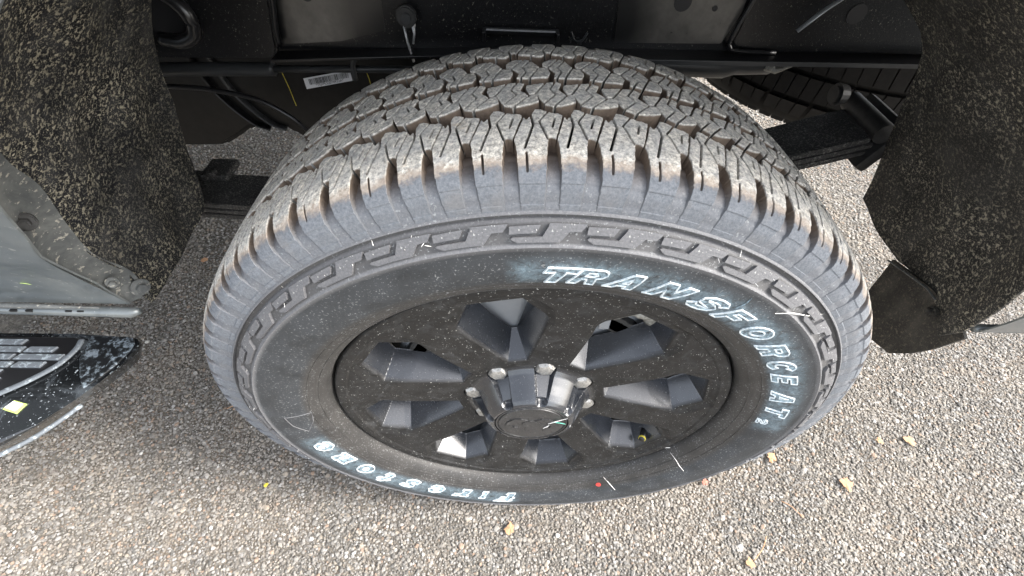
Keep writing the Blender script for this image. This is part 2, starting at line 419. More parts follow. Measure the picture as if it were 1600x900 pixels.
m2p = gn.nodes.new('GeometryNodeMeshToPoints'); gn.links.new(gi.outputs[0], m2p.inputs['Mesh'])
gn.links.new(m2p.outputs[0], iop.inputs['Points']); gn.links.new(jn.outputs[0], iop.inputs['Instance'])
iop.inputs['Pick Instance'].default_value = True
rv = gn.nodes.new('FunctionNodeRandomValue'); rv.data_type = 'INT'; rv.inputs[4].default_value = 0; rv.inputs[5].default_value = 3
gn.links.new(rv.outputs[2], iop.inputs['Instance Index'])
a1 = gn.nodes.new('GeometryNodeInputNamedAttribute'); a1.data_type = 'FLOAT'; a1.inputs[0].default_value = 'scl'
a2 = gn.nodes.new('GeometryNodeInputNamedAttribute'); a2.data_type = 'FLOAT_VECTOR'; a2.inputs[0].default_value = 'rot'
gn.links.new(a1.outputs[0], iop.inputs['Scale']); gn.links.new(a2.outputs[0], iop.inputs['Rotation'])
gn.links.new(iop.outputs[0], go.inputs[0])
md = stones.modifiers.new('scatter', 'NODES'); md.node_group = gn

# ------------------------------------------------------------------ tyre
PROF = np.array([(0, .4225), (.04, .422), (.07, .4205), (.09, .418), (.10, .415), (.1085, .410), (.114, .403), (.1168, .393), (.1175, .385), (.1176, .379)])
_arc = np.concatenate([[0], np.cumsum(np.hypot(*np.diff(PROF, axis=0).T))])
S_END = float(_arc[-1])
_sm = np.linspace(0, S_END, 400); _w = np.interp(_sm, _arc, PROF[:, 0]); _r = np.interp(_sm, _arc, PROF[:, 1])
_kk = np.ones(21)/21
_wp = np.convolve(np.pad(_w, 10, mode='reflect', reflect_type='odd'), _kk, 'valid'); _rp = np.convolve(np.pad(_r, 10, mode='reflect', reflect_type='odd'), _kk, 'valid')
_tw = np.gradient(_wp, _sm); _tr = np.gradient(_rp, _sm); _l = np.hypot(_tw, _tr); _nw = -_tr/_l; _nr = _tw/_l
def prof(s):
    a = np.abs(s); sg = np.where(s < 0, -1., 1.)
    w = np.interp(a, _sm, _wp)*sg; r_ = np.interp(a, _sm, _rp); nw = np.interp(a, _sm, _nw)*sg; nr = np.interp(a, _sm, _nr)
    return w, r_, nw, nr
def depth(s):
    a = np.abs(s)*1000
    d = .0120*np.clip(1-(a-86)/(130-86), 0, 1)**1.1 + .0006*np.clip((S_END*1000-a)/6, 0, 1)
    return d
def wheel_pt(theta, w, r_):                    # theta in degrees, seen from outside, wheel-centred
    t = np.radians(theta); return np.stack([r_*np.cos(t), -w+0*t, r_*np.sin(t)], -1)

def sd_poly(poly, X, Y):
    P = np.array(poly, float); n = len(P); d = np.full(X.shape, 1e9); ins = np.zeros(X.shape, bool)
    for i in range(n):
        a = P[i]; b = P[(i+1) % n]; e = b-a; px, py = X-a[0], Y-a[1]
        t = np.clip((px*e[0]+py*e[1])/(e@e+1e-12), 0, 1); d = np.minimum(d, np.hypot(px-t*e[0], py-t*e[1]))
        c1 = (a[1] > Y) != (b[1] > Y)
        ins ^= c1 & (X < (b[0]-a[0])*(Y-a[1])/(b[1]-a[1]+1e-12)+a[0])
    return np.where(ins, d, -d)
def sd_line(pts, X, Y):
    d = np.full(X.shape, 1e9)
    for a, b in zip(pts[:-1], pts[1:]):
        a = np.array(a, float); b = np.array(b, float); e = b-a; px, py = X-a[0], Y-a[1]
        t = np.clip((px*e[0]+py*e[1])/(e@e+1e-12), 0, 1); d = np.minimum(d, np.hypot(px-t*e[0], py-t*e[1]))
    return d
def vnoise(X, Y, cell, seed):
    g = np.random.default_rng(seed).random((64, 64)); x = X/cell; y = Y/cell
    i = np.floor(x).astype(int); j = np.floor(y).astype(int); fx = x-i; fy = y-j; fx = fx*fx*(3-2*fx); fy = fy*fy*(3-2*fy)
    G = lambda a, b: g[a % 64, b % 64]
    return (G(i, j)*(1-fx)+G(i+1, j)*fx)*(1-fy)+(G(i, j+1)*(1-fx)+G(i+1, j+1)*fx)*fy

SHOULDER = [(.385, 54.5), (.45, 59.1), (.56, 52.6), (.65, 45.1), (.81, 45.3), (1.0, 48.9), (1.16, 51.2), (1.21, 50.4), (1.355, 53.0), (1.335, 57), (1.125, 84.3), (1.09, 82.6), (1.0, 81.6), (.955, 82.4), (.932, 86), (.915, 92), (.895, 104), (.872, 125), (.85, 146), (.265, 146), (.235, 125), (.205, 100), (.180, 90), (.148, 83.5)]
SH_S = [([(1.0, 47), (.745, 61.5), (.925, 83.5)], .72), ([(1.13, 57.5), (1.05, 69.7)], .72), ([(.555, 53), (.605, 65.9), (.40, 92.4)], .95)]
BLOCK_K = [(.47, 6), (.93, 1.6), (1.25, -.4), (1.42, 2.5), (1.31, 13.5), (1.52, 22.5), (1.73, 21.3), (1.78, 32), (1.6, 36), (1.37, 39.2), (1.16, 40.5), (.92, 37.6), (.73, 22.4), (.70, 19.2), (.54, 20.0), (.465, 11.2)]
K_S = [([(.97, 1), (.70, 19.5)], .88), ([(1.25, -1), (1.08, 11.9), (1.23, 20.9), (.91, 36)], .88), ([(1.54, 23), (1.14, 41)], .9)]
BLOCK_J = [(-.08, -37.9), (0, -42), (.18, -47), (.47, -48), (.63, -44), (.83, -31), (.86, -28.6), (1.07, -27), (1.14, -19), (1.06, -10), (.59, -8), (.23, -9), (.29, -19.4), (.11, -29), (-.055, -32)]
J_S = [([(.45, -49), (.10, -29.5)], .88), ([(.62, -45), (.38, -30), (.49, -21), (.31, -7)], .88), ([(.83, -30), (.56, -7)], .9)]
def far_pt(t, s):
    s2 = 55+(s-45)*.80 if s < 100 else 99+(s-100)
    return (.60-t, -s2)
FAR = [far_pt(*p) for p in SHOULDER]; FAR_S = [([far_pt(*p) for p in L], hw) for L, hw in SH_S]

def block_mesh(name, poly, sipes, prev, pdeg, nxt_, seed, slot=None, step=.60, edge=.6):
    q = 7.374
    def tx(t): return t*prev*q if t < 0 else (t*pdeg*q if t < 1 else (pdeg+(t-1)*nxt_)*q)
    P = [(tx(t), s) for t, s in poly]; xs = [p[0] for p in P]; ys = [p[1] for p in P]
    x0, x1, y0, y1 = min(xs)-1.2, max(xs)+1.2, max(min(ys)-1.2, -S_END*1000), min(max(ys)+1.2, S_END*1000)
    nx = int((x1-x0)/step)+1; ny = int((y1-y0)/step)+1
    X, Y = np.meshgrid(np.linspace(x0, x1, nx), np.linspace(y0, y1, ny), indexing='ij')
    sdv = sd_poly(P, X, Y) + (vnoise(X+50, Y+200, 2.2, seed)-.5)*.55
    sdv = sdv + (.55 if max(abs(y0), abs(y1)) < 100 else .25)
    h = np.clip(sdv/edge, 0, 1)
    body = h.copy()
    h = h*(1-.02*np.clip((1.6-sdv)/1.6, 0, 1)**2)           # worn rounded edge
    sp = np.zeros_like(h)
    for L, hw in sipes:
        d = sd_line([(tx(t), s) for t, s in L], X, Y)
        sp = np.maximum(sp, np.clip((hw*.62+.42-d)/.40, 0, 1))
    gr = np.zeros_like(h)
    if slot:
        d = sd_line([(tx(t), s) for t, s in slot], X, Y); gr = np.clip((1.0-d)/.5, 0, 1)
    a = np.abs(Y)
    h2 = h*(1-.85*sp)*(1-.45*gr)
    h2 = h2*np.where(a > 128, .93, 1) + (vnoise(X+9, Y+300, 3.1, seed+1)-.5)*.03*(h > .5)
    w, r_, nw, nr = prof(Y/1000); dd = depth(Y/1000)
    off = (h2-1)*dd - .0007*np.clip((a-121)/1.2, 0, 1)*(a < 139)
    V = wheel_pt(-X/7.374, w+nw*off, r_+nr*off).reshape(-1, 3)
    idx = np.arange(nx*ny).reshape(nx, ny)
    F = np.stack([idx[:-1, :-1], idx[1:, :-1], idx[1:, 1:], idx[:-1, 1:]], -1).reshape(-1, 4)
    hm = body.ravel()[F].max(1); F = F[hm > .01]
    if y1 < 0: pass
    used = np.unique(F); mp = -np.ones(nx*ny, int); mp[used] = np.arange(len(used)); F = mp[F]
    side = np.clip((a-84)/(S_END*1000-84), 0, 1)
    hv = h2*(1+.0*sp); hv = np.where(sp > .05, 1., hv)
    return mesh_np(name, V[used], F[:, ::-1], M_TREAD, {'top': hv.ravel()[used], 'side': side.ravel()[used], 'sipe': np.clip(sp*1.6, 0, 1).ravel()[used]})

# carcass: base surface under the tread and both sidewalls, one lathe with relief
SWALL = [(.1176, .3790), (.1194, .3782), (.1198, .3772), (.1168, .3764), (.1156, .3755), (.1160, .3722), (.1190, .3712), (.1212, .3706), (.1224, .3690), (.1254, .3630), (.1285, .3560), (.1300, .3545), (.1312, .3538), (.1316, .3530), (.1308, .3515),
         (.1310, .345), (.1309, .340), (.1302, .330), (.1284, .320), (.1254, .310), (.1215, .300), (.1170, .290), (.1165, .2885), (.1118, .282), (.1070, .2765), (.1035, .2742), (.0985, .2728), (.088, .2722), (.080, .2712), (.078, .255)]
def side_w(r_):
    rs = np.array([p[1] for p in SWALL])[::-1]; ws = np.array([p[0] for p in SWALL])[::-1]; return np.interp(r_, rs, ws)
prof_pts = []
for s_ in np.linspace(-S_END, S_END, 150):
    w, r_, nw, nr = [float(v) for v in prof(np.array(s_))]; d = float(depth(s_)); a = abs(s_)*1000
    if 121 < a < 139: d += .0007
    if 86 < a < 99: d -= .0016*math.sin((a-84)/14*math.pi)**.5 * (1 if a < 96 else .4)
    prof_pts.append((w-nw*d, r_-nr*d, abs(s_)))
outer = [(w, r_, 9.) for w, r_ in SWALL[1:]]
line = [(-w, r_, 9.) for w, r_, _ in outer[::-1]] + prof_pts + outer
NS = 720
W_ = np.array([p[0] for p in line]); Rr = np.array([p[1] for p in line]); Sx = np.array([p[2] for p in line])
th = np.linspace(0, 360, NS, endpoint=False)
TH, WW = np.meshgrid(th, W_, indexing='ij'); RR = np.broadcast_to(Rr, TH.shape)
bulge = np.zeros_like(TH)
V = wheel_pt(TH, WW, RR).reshape(-1, 3)
m_ = len(line); idx = np.arange(NS*m_).reshape(NS, m_); nxt = np.roll(idx, -1, 0)
F = np.stack([idx[:, :-1], nxt[:, :-1], nxt[:, 1:], idx[:, 1:]], -1).reshape(-1, 4)
def angband(T, a, b, soft=4):
    d = (T-a) % 360; wd_ = (b-a) % 360; d = np.where(d > 180+wd_/2, d-360, d)
    return np.clip((d+soft)/soft, 0, 1)*np.clip((wd_-d+soft)/soft, 0, 1)
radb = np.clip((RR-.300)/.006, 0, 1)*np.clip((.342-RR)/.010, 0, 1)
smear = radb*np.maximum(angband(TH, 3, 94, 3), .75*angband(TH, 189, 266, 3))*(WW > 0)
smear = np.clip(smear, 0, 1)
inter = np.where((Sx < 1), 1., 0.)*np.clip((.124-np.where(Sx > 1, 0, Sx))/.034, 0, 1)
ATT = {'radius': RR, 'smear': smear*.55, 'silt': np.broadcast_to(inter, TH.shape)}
tyre = bpy.data.objects.new('tyre', mesh_np('tyre', V, F, M_SIDE, ATT, smooth=True)); link(tyre, truck); tyre.location = WC
tyre['label'] = 'black all-terrain tyre with white outlined lettering and dusty tread'
tyre.data.set_sharp_from_angle(angle=R(50))

# pitch sequence round the tyre, clockwise from just left of the top
seq = [4.0, 5.0, 5.0, 4.5]; tail = [4.0, 4.0, 4.5, 4.5]
cnt = {4.0: 26, 4.5: 28, 5.0: 26}
for v in seq+tail: cnt[v] -= 1
mid = [v for v, c_ in cnt.items() for _ in range(c_)]; random.shuffle(mid)
seq = seq + mid + tail
meshes = {}
def block_for(rk, i):
    p_, c_, n_ = seq[i-1], seq[i], seq[(i+1) % len(seq)]
    if rk in 'ab': p_ = 4.5
    if rk == 'd': n_ = 4.5
    key = (rk, p_, c_, n_)
    if key not in meshes:
        nm, poly, sip = {'a': ('tread_block_near_shoulder', SHOULDER, SH_S), 'b': ('tread_block_centre', BLOCK_K, K_S), 'c': ('tread_block_centre', BLOCK_J, J_S), 'd': ('tread_block_far_shoulder', FAR, FAR_S)}[rk]
        meshes[key] = block_mesh(nm, poly, sip, p_, c_, n_, len(meshes), slot=[(.43, 97), (.445, 112)] if rk == 'a' and c_ != 4.0 else None, step=.60 if rk in 'abc' else .75)
    return meshes[key]
ang = 90.51
rest = []
for i, pd in enumerate(seq):
    for rk in 'abcd':
        hidden = ang % 360 > 257 and ang % 360 < 283
        o = bpy.data.objects.new('tread_block', block_for(rk, i)); o.rotation_euler = (0, -R(ang), 0)
        if hidden and len(rest) < 24: rest.append(o)
        else: link(o, tyre)
    ang -= pd
Vs, Fs, A1, A2, A3, off = [], [], [], [], [], 0
for o in rest:
    me = o.data; v = np.empty(len(me.vertices)*3, np.float32); me.vertices.foreach_get('co', v); v = v.reshape(-1, 3)
    f_ = np.empty(len(me.polygons)*4, np.int32); me.loops.foreach_get('vertex_index', f_); f_ = f_.reshape(-1, 4)
    b = o.rotation_euler.y; x = v[:, 0]*math.cos(b)+v[:, 2]*math.sin(b); z = -v[:, 0]*math.sin(b)+v[:, 2]*math.cos(b)
    Vs.append(np.stack([x, v[:, 1], z], 1)); Fs.append(f_+off); off += len(v)
    for A, nme in ((A1, 'top'), (A2, 'side'), (A3, 'sipe')):
        q = np.empty(len(v), np.float32); me.attributes[nme].data.foreach_get('value', q); A.append(q)
    bpy.data.objects.remove(o)
if Vs:
    me = mesh_np('tread_blocks', np.concatenate(Vs), np.concatenate(Fs), M_TREAD, {'top': np.concatenate(A1), 'side': np.concatenate(A2), 'sipe': np.concatenate(A3)})
    v = me.vertices
    co = np.empty(len(v)*3, np.float32); v.foreach_get('co', co); co = co.reshape(-1, 3)
    co[:, 2] = np.maximum(co[:, 2], -.4115); v.foreach_set('co', co.ravel())          # flattened where it stands on the ground
    o = link(bpy.data.objects.new('tread_blocks', me), tyre); o['kind'] = 'stuff'

# raised relief pieces round the sidewall
def side_pt(theta, r_, up=0.):
    w = float(side_w(r_)); e = .002
    dw = float(side_w(r_+e)-side_w(r_-e))/(2*e); l_ = math.hypot(1, dw)
    t = R(theta); r2 = r_ - dw/l_*up; w2 = w + up/l_
    return Vector((r2*math.cos(t), -w2, r2*math.sin(t)))
def relief_bm(loops, fmap, up, dn=.0012, draft=0.):
    """solid plate of a polygon (with holes) mapped on the sidewall"""
    bm = bmesh.new()
    tri = tessellate_polygon([[Vector((x, y, 0)) for x, y in L] for L in loops]); flat = [p for L in loops for p in L]
    T = [bm.verts.new(fmap(x, y, up)) for x, y in flat]; B = [bm.verts.new(fmap(x, y, -dn)) for x, y in flat]
    for t in tri:
        try: bm.faces.new([T[i] for i in t])
        except ValueError: pass
    o_ = 0
    for L in loops:
        n_ = len(L)
        for i in range(n_):
            a, b = o_+i, o_+(i+1) % n_
            try: bm.faces.new((T[a], T[b], B[b], B[a]))
            except ValueError: pass
        o_ += n_
    return bm
def dens(L, st):
    out = []
    for a, b in zip(L, L[1:]+L[:1]):
        n_ = max(1, int(math.hypot(b[0]-a[0], b[1]-a[1])/st))
        out += [(a[0]+(b[0]-a[0])*i/n_, a[1]+(b[1]-a[1])*i/n_) for i in range(n_)]
    return out
PD = 360/38
S_POLY = [(.53, 0), (1.0, 0), (.93, .33), (.79, .33), (.66, .97), (.12, 1.0), (.02, .70), (.05, .62), (.44, .60), (.50, .20)]
B_POLY = [(.02, .06), (.42, .04), (.36, .42), (.01, .46)]
def band_map(x, y, up): return side_pt(-x*PD, .3695-y*.0135, up)
bm1 = relief_bm([dens(S_POLY, .09)], band_map, .0030); bm2 = relief_bm([dens(B_POLY, .09)], band_map, .0030)
p1 = from_bm('sidewall_relief', bm1, M_RELIEF, tyre); p2 = from_bm('sidewall_relief', bm2, M_RELIEF, tyre)
for i in range(38):
    rot = (0, -R(95.5-i*PD), 0)
    if i == 0: p1.rotation_euler = rot; p2.rotation_euler = rot
    else: dup(p1, tyre, rot); dup(p2, tyre, rot)

# lettering: every letter its own raised piece with a white outline
def arc(cx, cy, rx, ry, a0, a1, n=14): return [(cx+rx*math.cos(R(a0+(a1-a0)*i/n)), cy+ry*math.sin(R(a0+(a1-a0)*i/n))) for i in range(n+1)]
def stroke(pts, hw, ws=1.):
    P = [Vector((x, y, 0)) for x, y in pts]; l1, l2 = [], []
    for i, p in enumerate(P):
        t = (P[min(i+1, len(P)-1)]-P[max(i-1, 0)]).normalized(); n_ = Vector((-t.y*ws, t.x, 0))
        l1.append((p.x+n_.x*hw, p.y+n_.y*hw)); l2.append((p.x-n_.x*hw, p.y-n_.y*hw))
    return [l1+l2[::-1]]
GL = {
 'T': [[(0, 1), (1, 1), (1, .70), (.84, .70), (.67, .72), (.67, 0), (.33, 0), (.33, .72), (.12, .70), (0, .70)]],
 'R': [[(0, 0), (0, 1), (.72, 1), (.90, .92), (1, .74), (.95, .55), (.80, .44), (1, 0), (.68, 0), (.52, .36), (.32, .36), (.32, 0)], [(.32, .58), (.32, .78), (.60, .78), (.69, .69), (.60, .58)]],
 'A': [[(-.05, 0), (.32, 1), (.70, 1), (1.02, 0), (.70, 0), (.65, .18), (.34, .18), (.28, 0)], [(.40, .38), (.60, .38), (.50, .72)]],
 'N': [[(0, 0), (0, 1), (.34, 1), (.68, .48), (.68, 1), (1, 1), (1, 0), (.68, 0), (.32, .52), (.32, 0)]],
 'S': stroke([(.98, .70), (.82, .85), (.55, .88), (.28, .86), (.14, .73), (.20, .60), (.42, .54), (.68, .47), (.86, .37), (.86, .23), (.70, .13), (.42, .12), (.20, .16), (.03, .32)], .125, 1.1),
 'F': [[(0, 0), (0, 1), (1, 1), (1, .74), (.33, .74), (.33, .60), (.85, .60), (.85, .36), (.33, .36), (.33, 0)]],
 'O': [arc(.5, .5, .52, .52, 0, 345, 23), arc(.5, .5, .22, .24, 0, 345, 23)],
 'C': stroke(arc(.52, .5, .38, .38, 42, 318, 18), .14, 1.1),
 'E': [[(0, 0), (0, 1), (1, 1), (1, .75), (.33, .75), (.33, .62), (.88, .62), (.88, .40), (.33, .40), (.33, .25), (1, .25), (1, 0)]],
 '2': stroke([(.08, .66), (.2, .85), (.5, .9), (.8, .82), (.82, .62), (.55, .4), (.25, .2), (.2, .12), (.6, .12), (1, .12)], .12),
 'gF': [[(.05, 0), (.12, .40), (0, .48), (.10, .62), (.18, .60), (.25, .82), (.08, .86), (.18, 1), (1.05, 1), (.92, .74), (.58, .80), (.52, .62), (.84, .64), (.78, .42), (.48, .44), (.42, .16), (.55, .12), (.48, 0)]],
 'i': [[(.15, 0), (.28, .58), (.12, .62), (.20, .76), (.78, .78), (.60, .20), (.78, .16), (.72, 0)]],
 'r': [[(0, 0), (.12, .56), (0, .60), (.05, .76), (.50, .76), (.56, .66), (.75, .78), (1.05, .78), (.98, .52), (.70, .52), (.56, .44), (.50, .16), (.64, .12), (.60, 0)]],
 'e': [dens([(.98, .25), (.78, .02), (.3, 0), (.02, .24), (.08, .6), (.4, .80), (.8, .76), (.98, .5), (.9, .36), (.38, .30), (.5, .18), (.85, .32)], .4), [(.34, .46), (.66, .50), (.6, .62), (.42, .60)]],
 's': [[(0, .06), (.06, .34), (.36, .22), (.56, .24), (.50, .34), (.18, .42), (.10, .62), (.34, .80), (.74, .80), (1.0, .74), (.94, .50), (.66, .58), (.48, .56), (.54, .48), (.84, .38), (.92, .18), (.68, .0), (.3, -.02)]],
 't': [[(.22, .08), (.30, .56), (.10, .58), (.16, .74), (.36, .76), (.44, .98), (.76, 1), (.70, .76), (.98, .76), (.92, .58), (.66, .56), (.58, .24), (.86, .26), (.80, .04), (.5, -.02)]],
 'o': [arc(.5, .38, .48, .42, 0, 340, 17), arc(.5, .38, .17, .15, 0, 340, 9)],
 'n': [[(0, 0), (.12, .56), (0, .60), (.05, .76), (.48, .76), (.54, .66), (.72, .80), (1.0, .74), (1.02, .5), (.92, .16), (1.06, .14), (1.0, 0), (.66, 0), (.74, .48), (.54, .48), (.48, .16), (.58, 0)]],
}
def letter(ch, th_c, r_base, wid, hei, shear, text):
    def m(x, y, up):
        rc = r_base + y*hei
        return side_pt(th_c - math.degrees(((x-.5)*wid + (y-.4)*hei*shear)/.318), rc, up)
    L = [dens(l, .13) for l in GL[ch]]
    o = from_bm('letter', relief_bm(L, m, .0007), M_LFILL, tyre, obname='letter')
    o['label'] = 'white outlined raised letter %s' % text
    bm = bmesh.new(); hw = .00072
    for l in L:                                              # the outline: a small square rib along each contour
        n_ = len(l); rg = []
        for i, p in enumerate(l):
            a = m(*l[i-1], .0007); b = m(*l[(i+1) % n_], .0007); c_ = m(*p, .0007); up_ = (m(*p, .0027)-c_).normalized()
            t = (b-a).normalized(); sd_ = t.cross(up_).normalized()
            e1 = (c_-a).normalized(); e2 = (b-c_).normalized(); ca = max(.45, math.sqrt(max(0, (1+e1.dot(e2))/2)))
            j = hw/ca*random.uniform(.85, 1.2)
            rg.append([bm.verts.new(c_+sd_*j*sx+up_*u_) for sx, u_ in ((-1, -.0005), (-.8, .0009), (.8, .0009), (1, -.0005))])
        for i in range(n_):
            A, B = rg[i], rg[(i+1) % n_]
            for j in range(3): bm.faces.new((A[j], A[j+1], B[j+1], B[j]))
    from_bm('letter_outline', bm, M_WHITE, o)
for ch, t, w_ in (('T', 88.9, .0275), ('R', 84.0, .024), ('A', 77.6, .025), ('N', 70.3, .0285), ('S', 62.6, .0265), ('F', 56.2, .022), ('O', 48.4, .0265), ('R', 40.4, .025), ('C', 33.6, .022), ('E', 27.6, .018), ('A', 18.6, .023), ('T', 11.6, .021)):
    letter(ch, t, .3055, w_, .0245, .42 if t > 50 else .30, ch)
letter('2', 5.6, .3035, .012, .012, .1, '2')
for ch, t, w_ in (('gF', -96.2, .034), ('i', -104.2, .017), ('r', -111.6, .028), ('e', -120.9, .029), ('s', -130.6, .028), ('t', -139.3, .026), ('o', -148.2, .029), ('n', -157.6, .031), ('e', -167.2, .028)):
    letter(ch, t, .3045, w_, .027, .22, ch[-1])

# marks on the sidewall
def ribbon(name, pts, hw, mat, parent, fmap, up=.0006, label=None):
    bm = bmesh.new(); A = []
    P = [fmap(*p, up) for p in pts]
    for i, p in enumerate(P):
        t = (P[min(i+1, len(P)-1)]-P[max(i-1, 0)]).normalized(); n_ = (fmap(*pts[i], up+.004)-p).normalized(); s_ = t.cross(n_)
        j = hw*(.25 if i in (0, len(P)-1) else random.uniform(.7, 1.2))
        A.append([bm.verts.new(p+s_*j), bm.verts.new(p+n_*.0006), bm.verts.new(p-s_*j)])
    for a, b in zip(A, A[1:]):
        bm.faces.new((a[0], a[1], b[1], b[0])); bm.faces.new((a[1], a[2], b[2], b[1]))
    o = from_bm(name, bm, mat, parent)
    if label: o['label'] = label
    return o
sp_ = lambda t, r_, up: side_pt(t, r_, up)
ribbon('paint_scratch', [(52.7, .3462), (50, .355), (47, .362), (43.1, .3721)], .0006, M_MARK, tyre, sp_, .0022)
ribbon('paint_scratch', [(-30.3, .2753), (-30.6, .287), (-31.6, .298), (-32.2, .3102)], .0007, M_MARK, tyre, sp_)
ribbon('paint_scratch', [(-59.5, .2817), (-58.5, .298), (-58.0, .3145)], .0008, M_MARK, tyre, sp_)
ribbon('paint_scratch', [(-64.8, .2712), (-63.0, .2715), (-61.6, .2722)], .0022, M_MARK, tyre, sp_)
ribbon('paint_scratch', [(58.2, .3289), (58.0, .338), (58.5, .3461)], .0008, M_LFILL, tyre, sp_)
bm = relief_bm([arc(0, 0, 1, 1, 0, 337.5, 15)], lambda x, y, up: side_pt(-62.6-math.degrees(x*.0048/.295), .2951+y*.0040, up), .0006)
o = from_bm('paint_dot', bm, M_RED, tyre); o['label'] = 'small red paint dot on the sidewall'
# moulded shield outline, left
L = [(-1, 1), (1, 1), (.8, 0), (0, -1), (-.8, 0)]
L = dens(L, .25)+[(-1, 1)]
ribbon('moulded_shield', L, .0007, M_RELIEF, tyre, lambda x, y, up: side_pt(178.5-y*4.5, .313-x*.016, up), .0002)
for rc in (.2845, .2965):        # fine moulded rings near the rim
    bm = bmesh.new(); tube(bm, [side_pt(a, rc, 0) for a in np.linspace(0, 357.5, 144)], .00055, 6, closed=True)
    from_bm('moulded_ring', bm, M_SIDE, tyre, True)
# mould hairs and dirt flecks
bm = bmesh.new()
for _ in range(60):
    a = random.uniform(-30, 215); r_ = random.uniform(.356, .372); p = side_pt(a, r_, .001); q = side_pt(a+random.uniform(-.6, .6), r_+random.uniform(-.003, .003), .004)
    tube(bm, [p, q], [.0004, .0002], 4)
o = from_bm('moulding_hairs', bm, M_MARK, tyre); o['kind'] = 'stuff'

# ------------------------------------------------------------------ wheel rim
rim_root = bpy.data.objects.new('wheel_rim', None); link(rim_root, truck); rim_root.location = WC
rim_root['label'] = 'satin black eight-spoke alloy wheel speckled with dust'
WIN = [(109, -7), (150, -25), (203, -50), (222, -50), (244, -27), (244, 27), (222, 50), (203, 50), (150, 25), (109, 7)]
WIN = [(104, -13), (201, -53), (241, -30), (241, 30), (201, 53), (104, 13)]
BEV = [(130, -12), (192, -58), (222, -60), (254, -36), (254, 36), (222, 60), (192, 58), (130, 12)]
nr_, nphi = 330, 236
rr_ = np.linspace(51.5, 269.5, nr_); ph = np.linspace(-22.5, 22.5, nphi)
RG, PH = np.meshgrid(rr_, ph, indexing='ij')
facew = np.interp(RG, [50, 51.5, 54, 57, 61, 66, 72.5, 79, 85, 93, 130, 200, 250, 252.5, 255, 263, 267, 268.8, 269.5], [117.5, 119.0, 119.6, 118.3, 114.5, 107, 96, 86, 81, 80, 85, 93, 96.8, 97.0, 98.8, 99.3, 98.8, 97.0, 94.0])
sgn = np.where(PH >= 0, 1, -1)
pa = np.radians(np.abs(PH)-22.5); xr = RG*np.cos(pa); yt = RG*np.sin(pa)
dwin = sd_poly(WIN, xr, yt); dbev = sd_poly(BEV, xr, yt)
bevd = 4.2*np.clip(dbev/9, 0, 1)*np.clip((xr-170)/40, 0, 1)
inset = 13.0
def edge_dist(poly, k_):
    a = np.array(poly[k_], float); b = np.array(poly[(k_+1) % len(poly)], float); e = (b-a)/np.hypot(*(b-a))
    n_ = np.array([-e[1], e[0]]); cc = np.mean(np.array(poly), 0)
    if (cc-a)@n_ < 0: n_ = -n_
    return (xr-a[0])*n_[0]+(yt-a[1])*n_[1]
INS = [18, 17, 15, 17, 18, 24]
frac = np.min([edge_dist(WIN, k_)/INS[k_] for k_ in range(6)], 0)
frac = np.where(dwin > 0, frac, 0)
wdep = np.clip(frac, 0, 1)*40
edge_r = .8*np.clip(1-np.abs(dwin)/1.4, 0, 1)**2
Wf = facew - bevd - wdep - edge_r
# lug pockets reaching in towards the cap
pr_ = RG*np.cos(np.radians(PH)); pt_ = RG*np.sin(np.radians(PH))
tt = np.clip((82.6-pr_)/22, 0, 1); rad_p = 15.0-6.6*tt
dl = rad_p-np.hypot(pr_-(82.6-22*tt), pt_)
pock = np.clip(dl/2.4, 0, 1)
target = np.minimum(Wf, 55+tt*54)
Wf = Wf*(1-pock)+target*pock
pocket_att = np.clip(np.maximum(np.clip(dwin/2.5, 0, 1), pock), 0, 1)
boss = np.clip((92-RG)/6, 0, 1); pocket_att = np.maximum(pocket_att, boss)
V = wheel_pt(90-PH, Wf/1000, RG/1000).reshape(-1, 3)
idx = np.arange(nr_*nphi).reshape(nr_, nphi)
F = np.stack([idx[:-1, :-1], idx[:-1, 1:], idx[1:, 1:], idx[1:, :-1]], -1).reshape(-1, 4)
dq = frac.ravel()[F].min(1); F = F[dq < .99]
used = np.unique(F); mp = -np.ones(nr_*nphi, int); mp[used] = np.arange(len(used)); F = mp[F]
sp_me = mesh_np('spoke', V[used], F, M_WHEEL, {'pocket': pocket_att.ravel()[used]}, smooth=True); sp_me.set_sharp_from_angle(angle=R(22))
# lug nut prototype along -Y
def lug_mesh():
    bm = bmesh.new(); rings = []
    prof_ = [(.0155, .050), (.0155, .0535), (.0128, .055), (.0128, .0765), (.0100, .0805), (.0062, .0816), (.0030, .0818), (.0, .0818)]
    for r_, w in prof_[:-1]:
        hexm = r_ < .0136 and r_ > .0125
        ring = []
        for j in range(24):
            a = 2*math.pi*j/24; q = r_
            if hexm:
                am = (a % (math.pi/3))-math.pi/6; q = min(.0113/math.cos(am), r_+.0002)
            elif r_ > .0099 and r_ < .0101:
                am = (a % (math.pi/3))-math.pi/6; q = .0090/math.cos(am)
            ring.append(bm.verts.new((q*math.cos(a), -w, q*math.sin(a))))
        rings.append(ring)
    c_ = bm.verts.new((0, -prof_[-1][1], 0))
    for A, B in zip(rings, rings[1:]):
        for j in range(24): bm.faces.new((A[j], A[(j+1) % 24], B[(j+1) % 24], B[j]))
    for j in range(24): bm.faces.new((rings[-1][j], rings[-1][(j+1) % 24], c_))
    bmesh.ops.recalc_face_normals(bm, faces=bm.faces)
    me = bpy.data.meshes.new('lug_nut'); bm.to_mesh(me); bm.free(); me.materials.append(M_LUG); return me
lugm = lug_mesh()
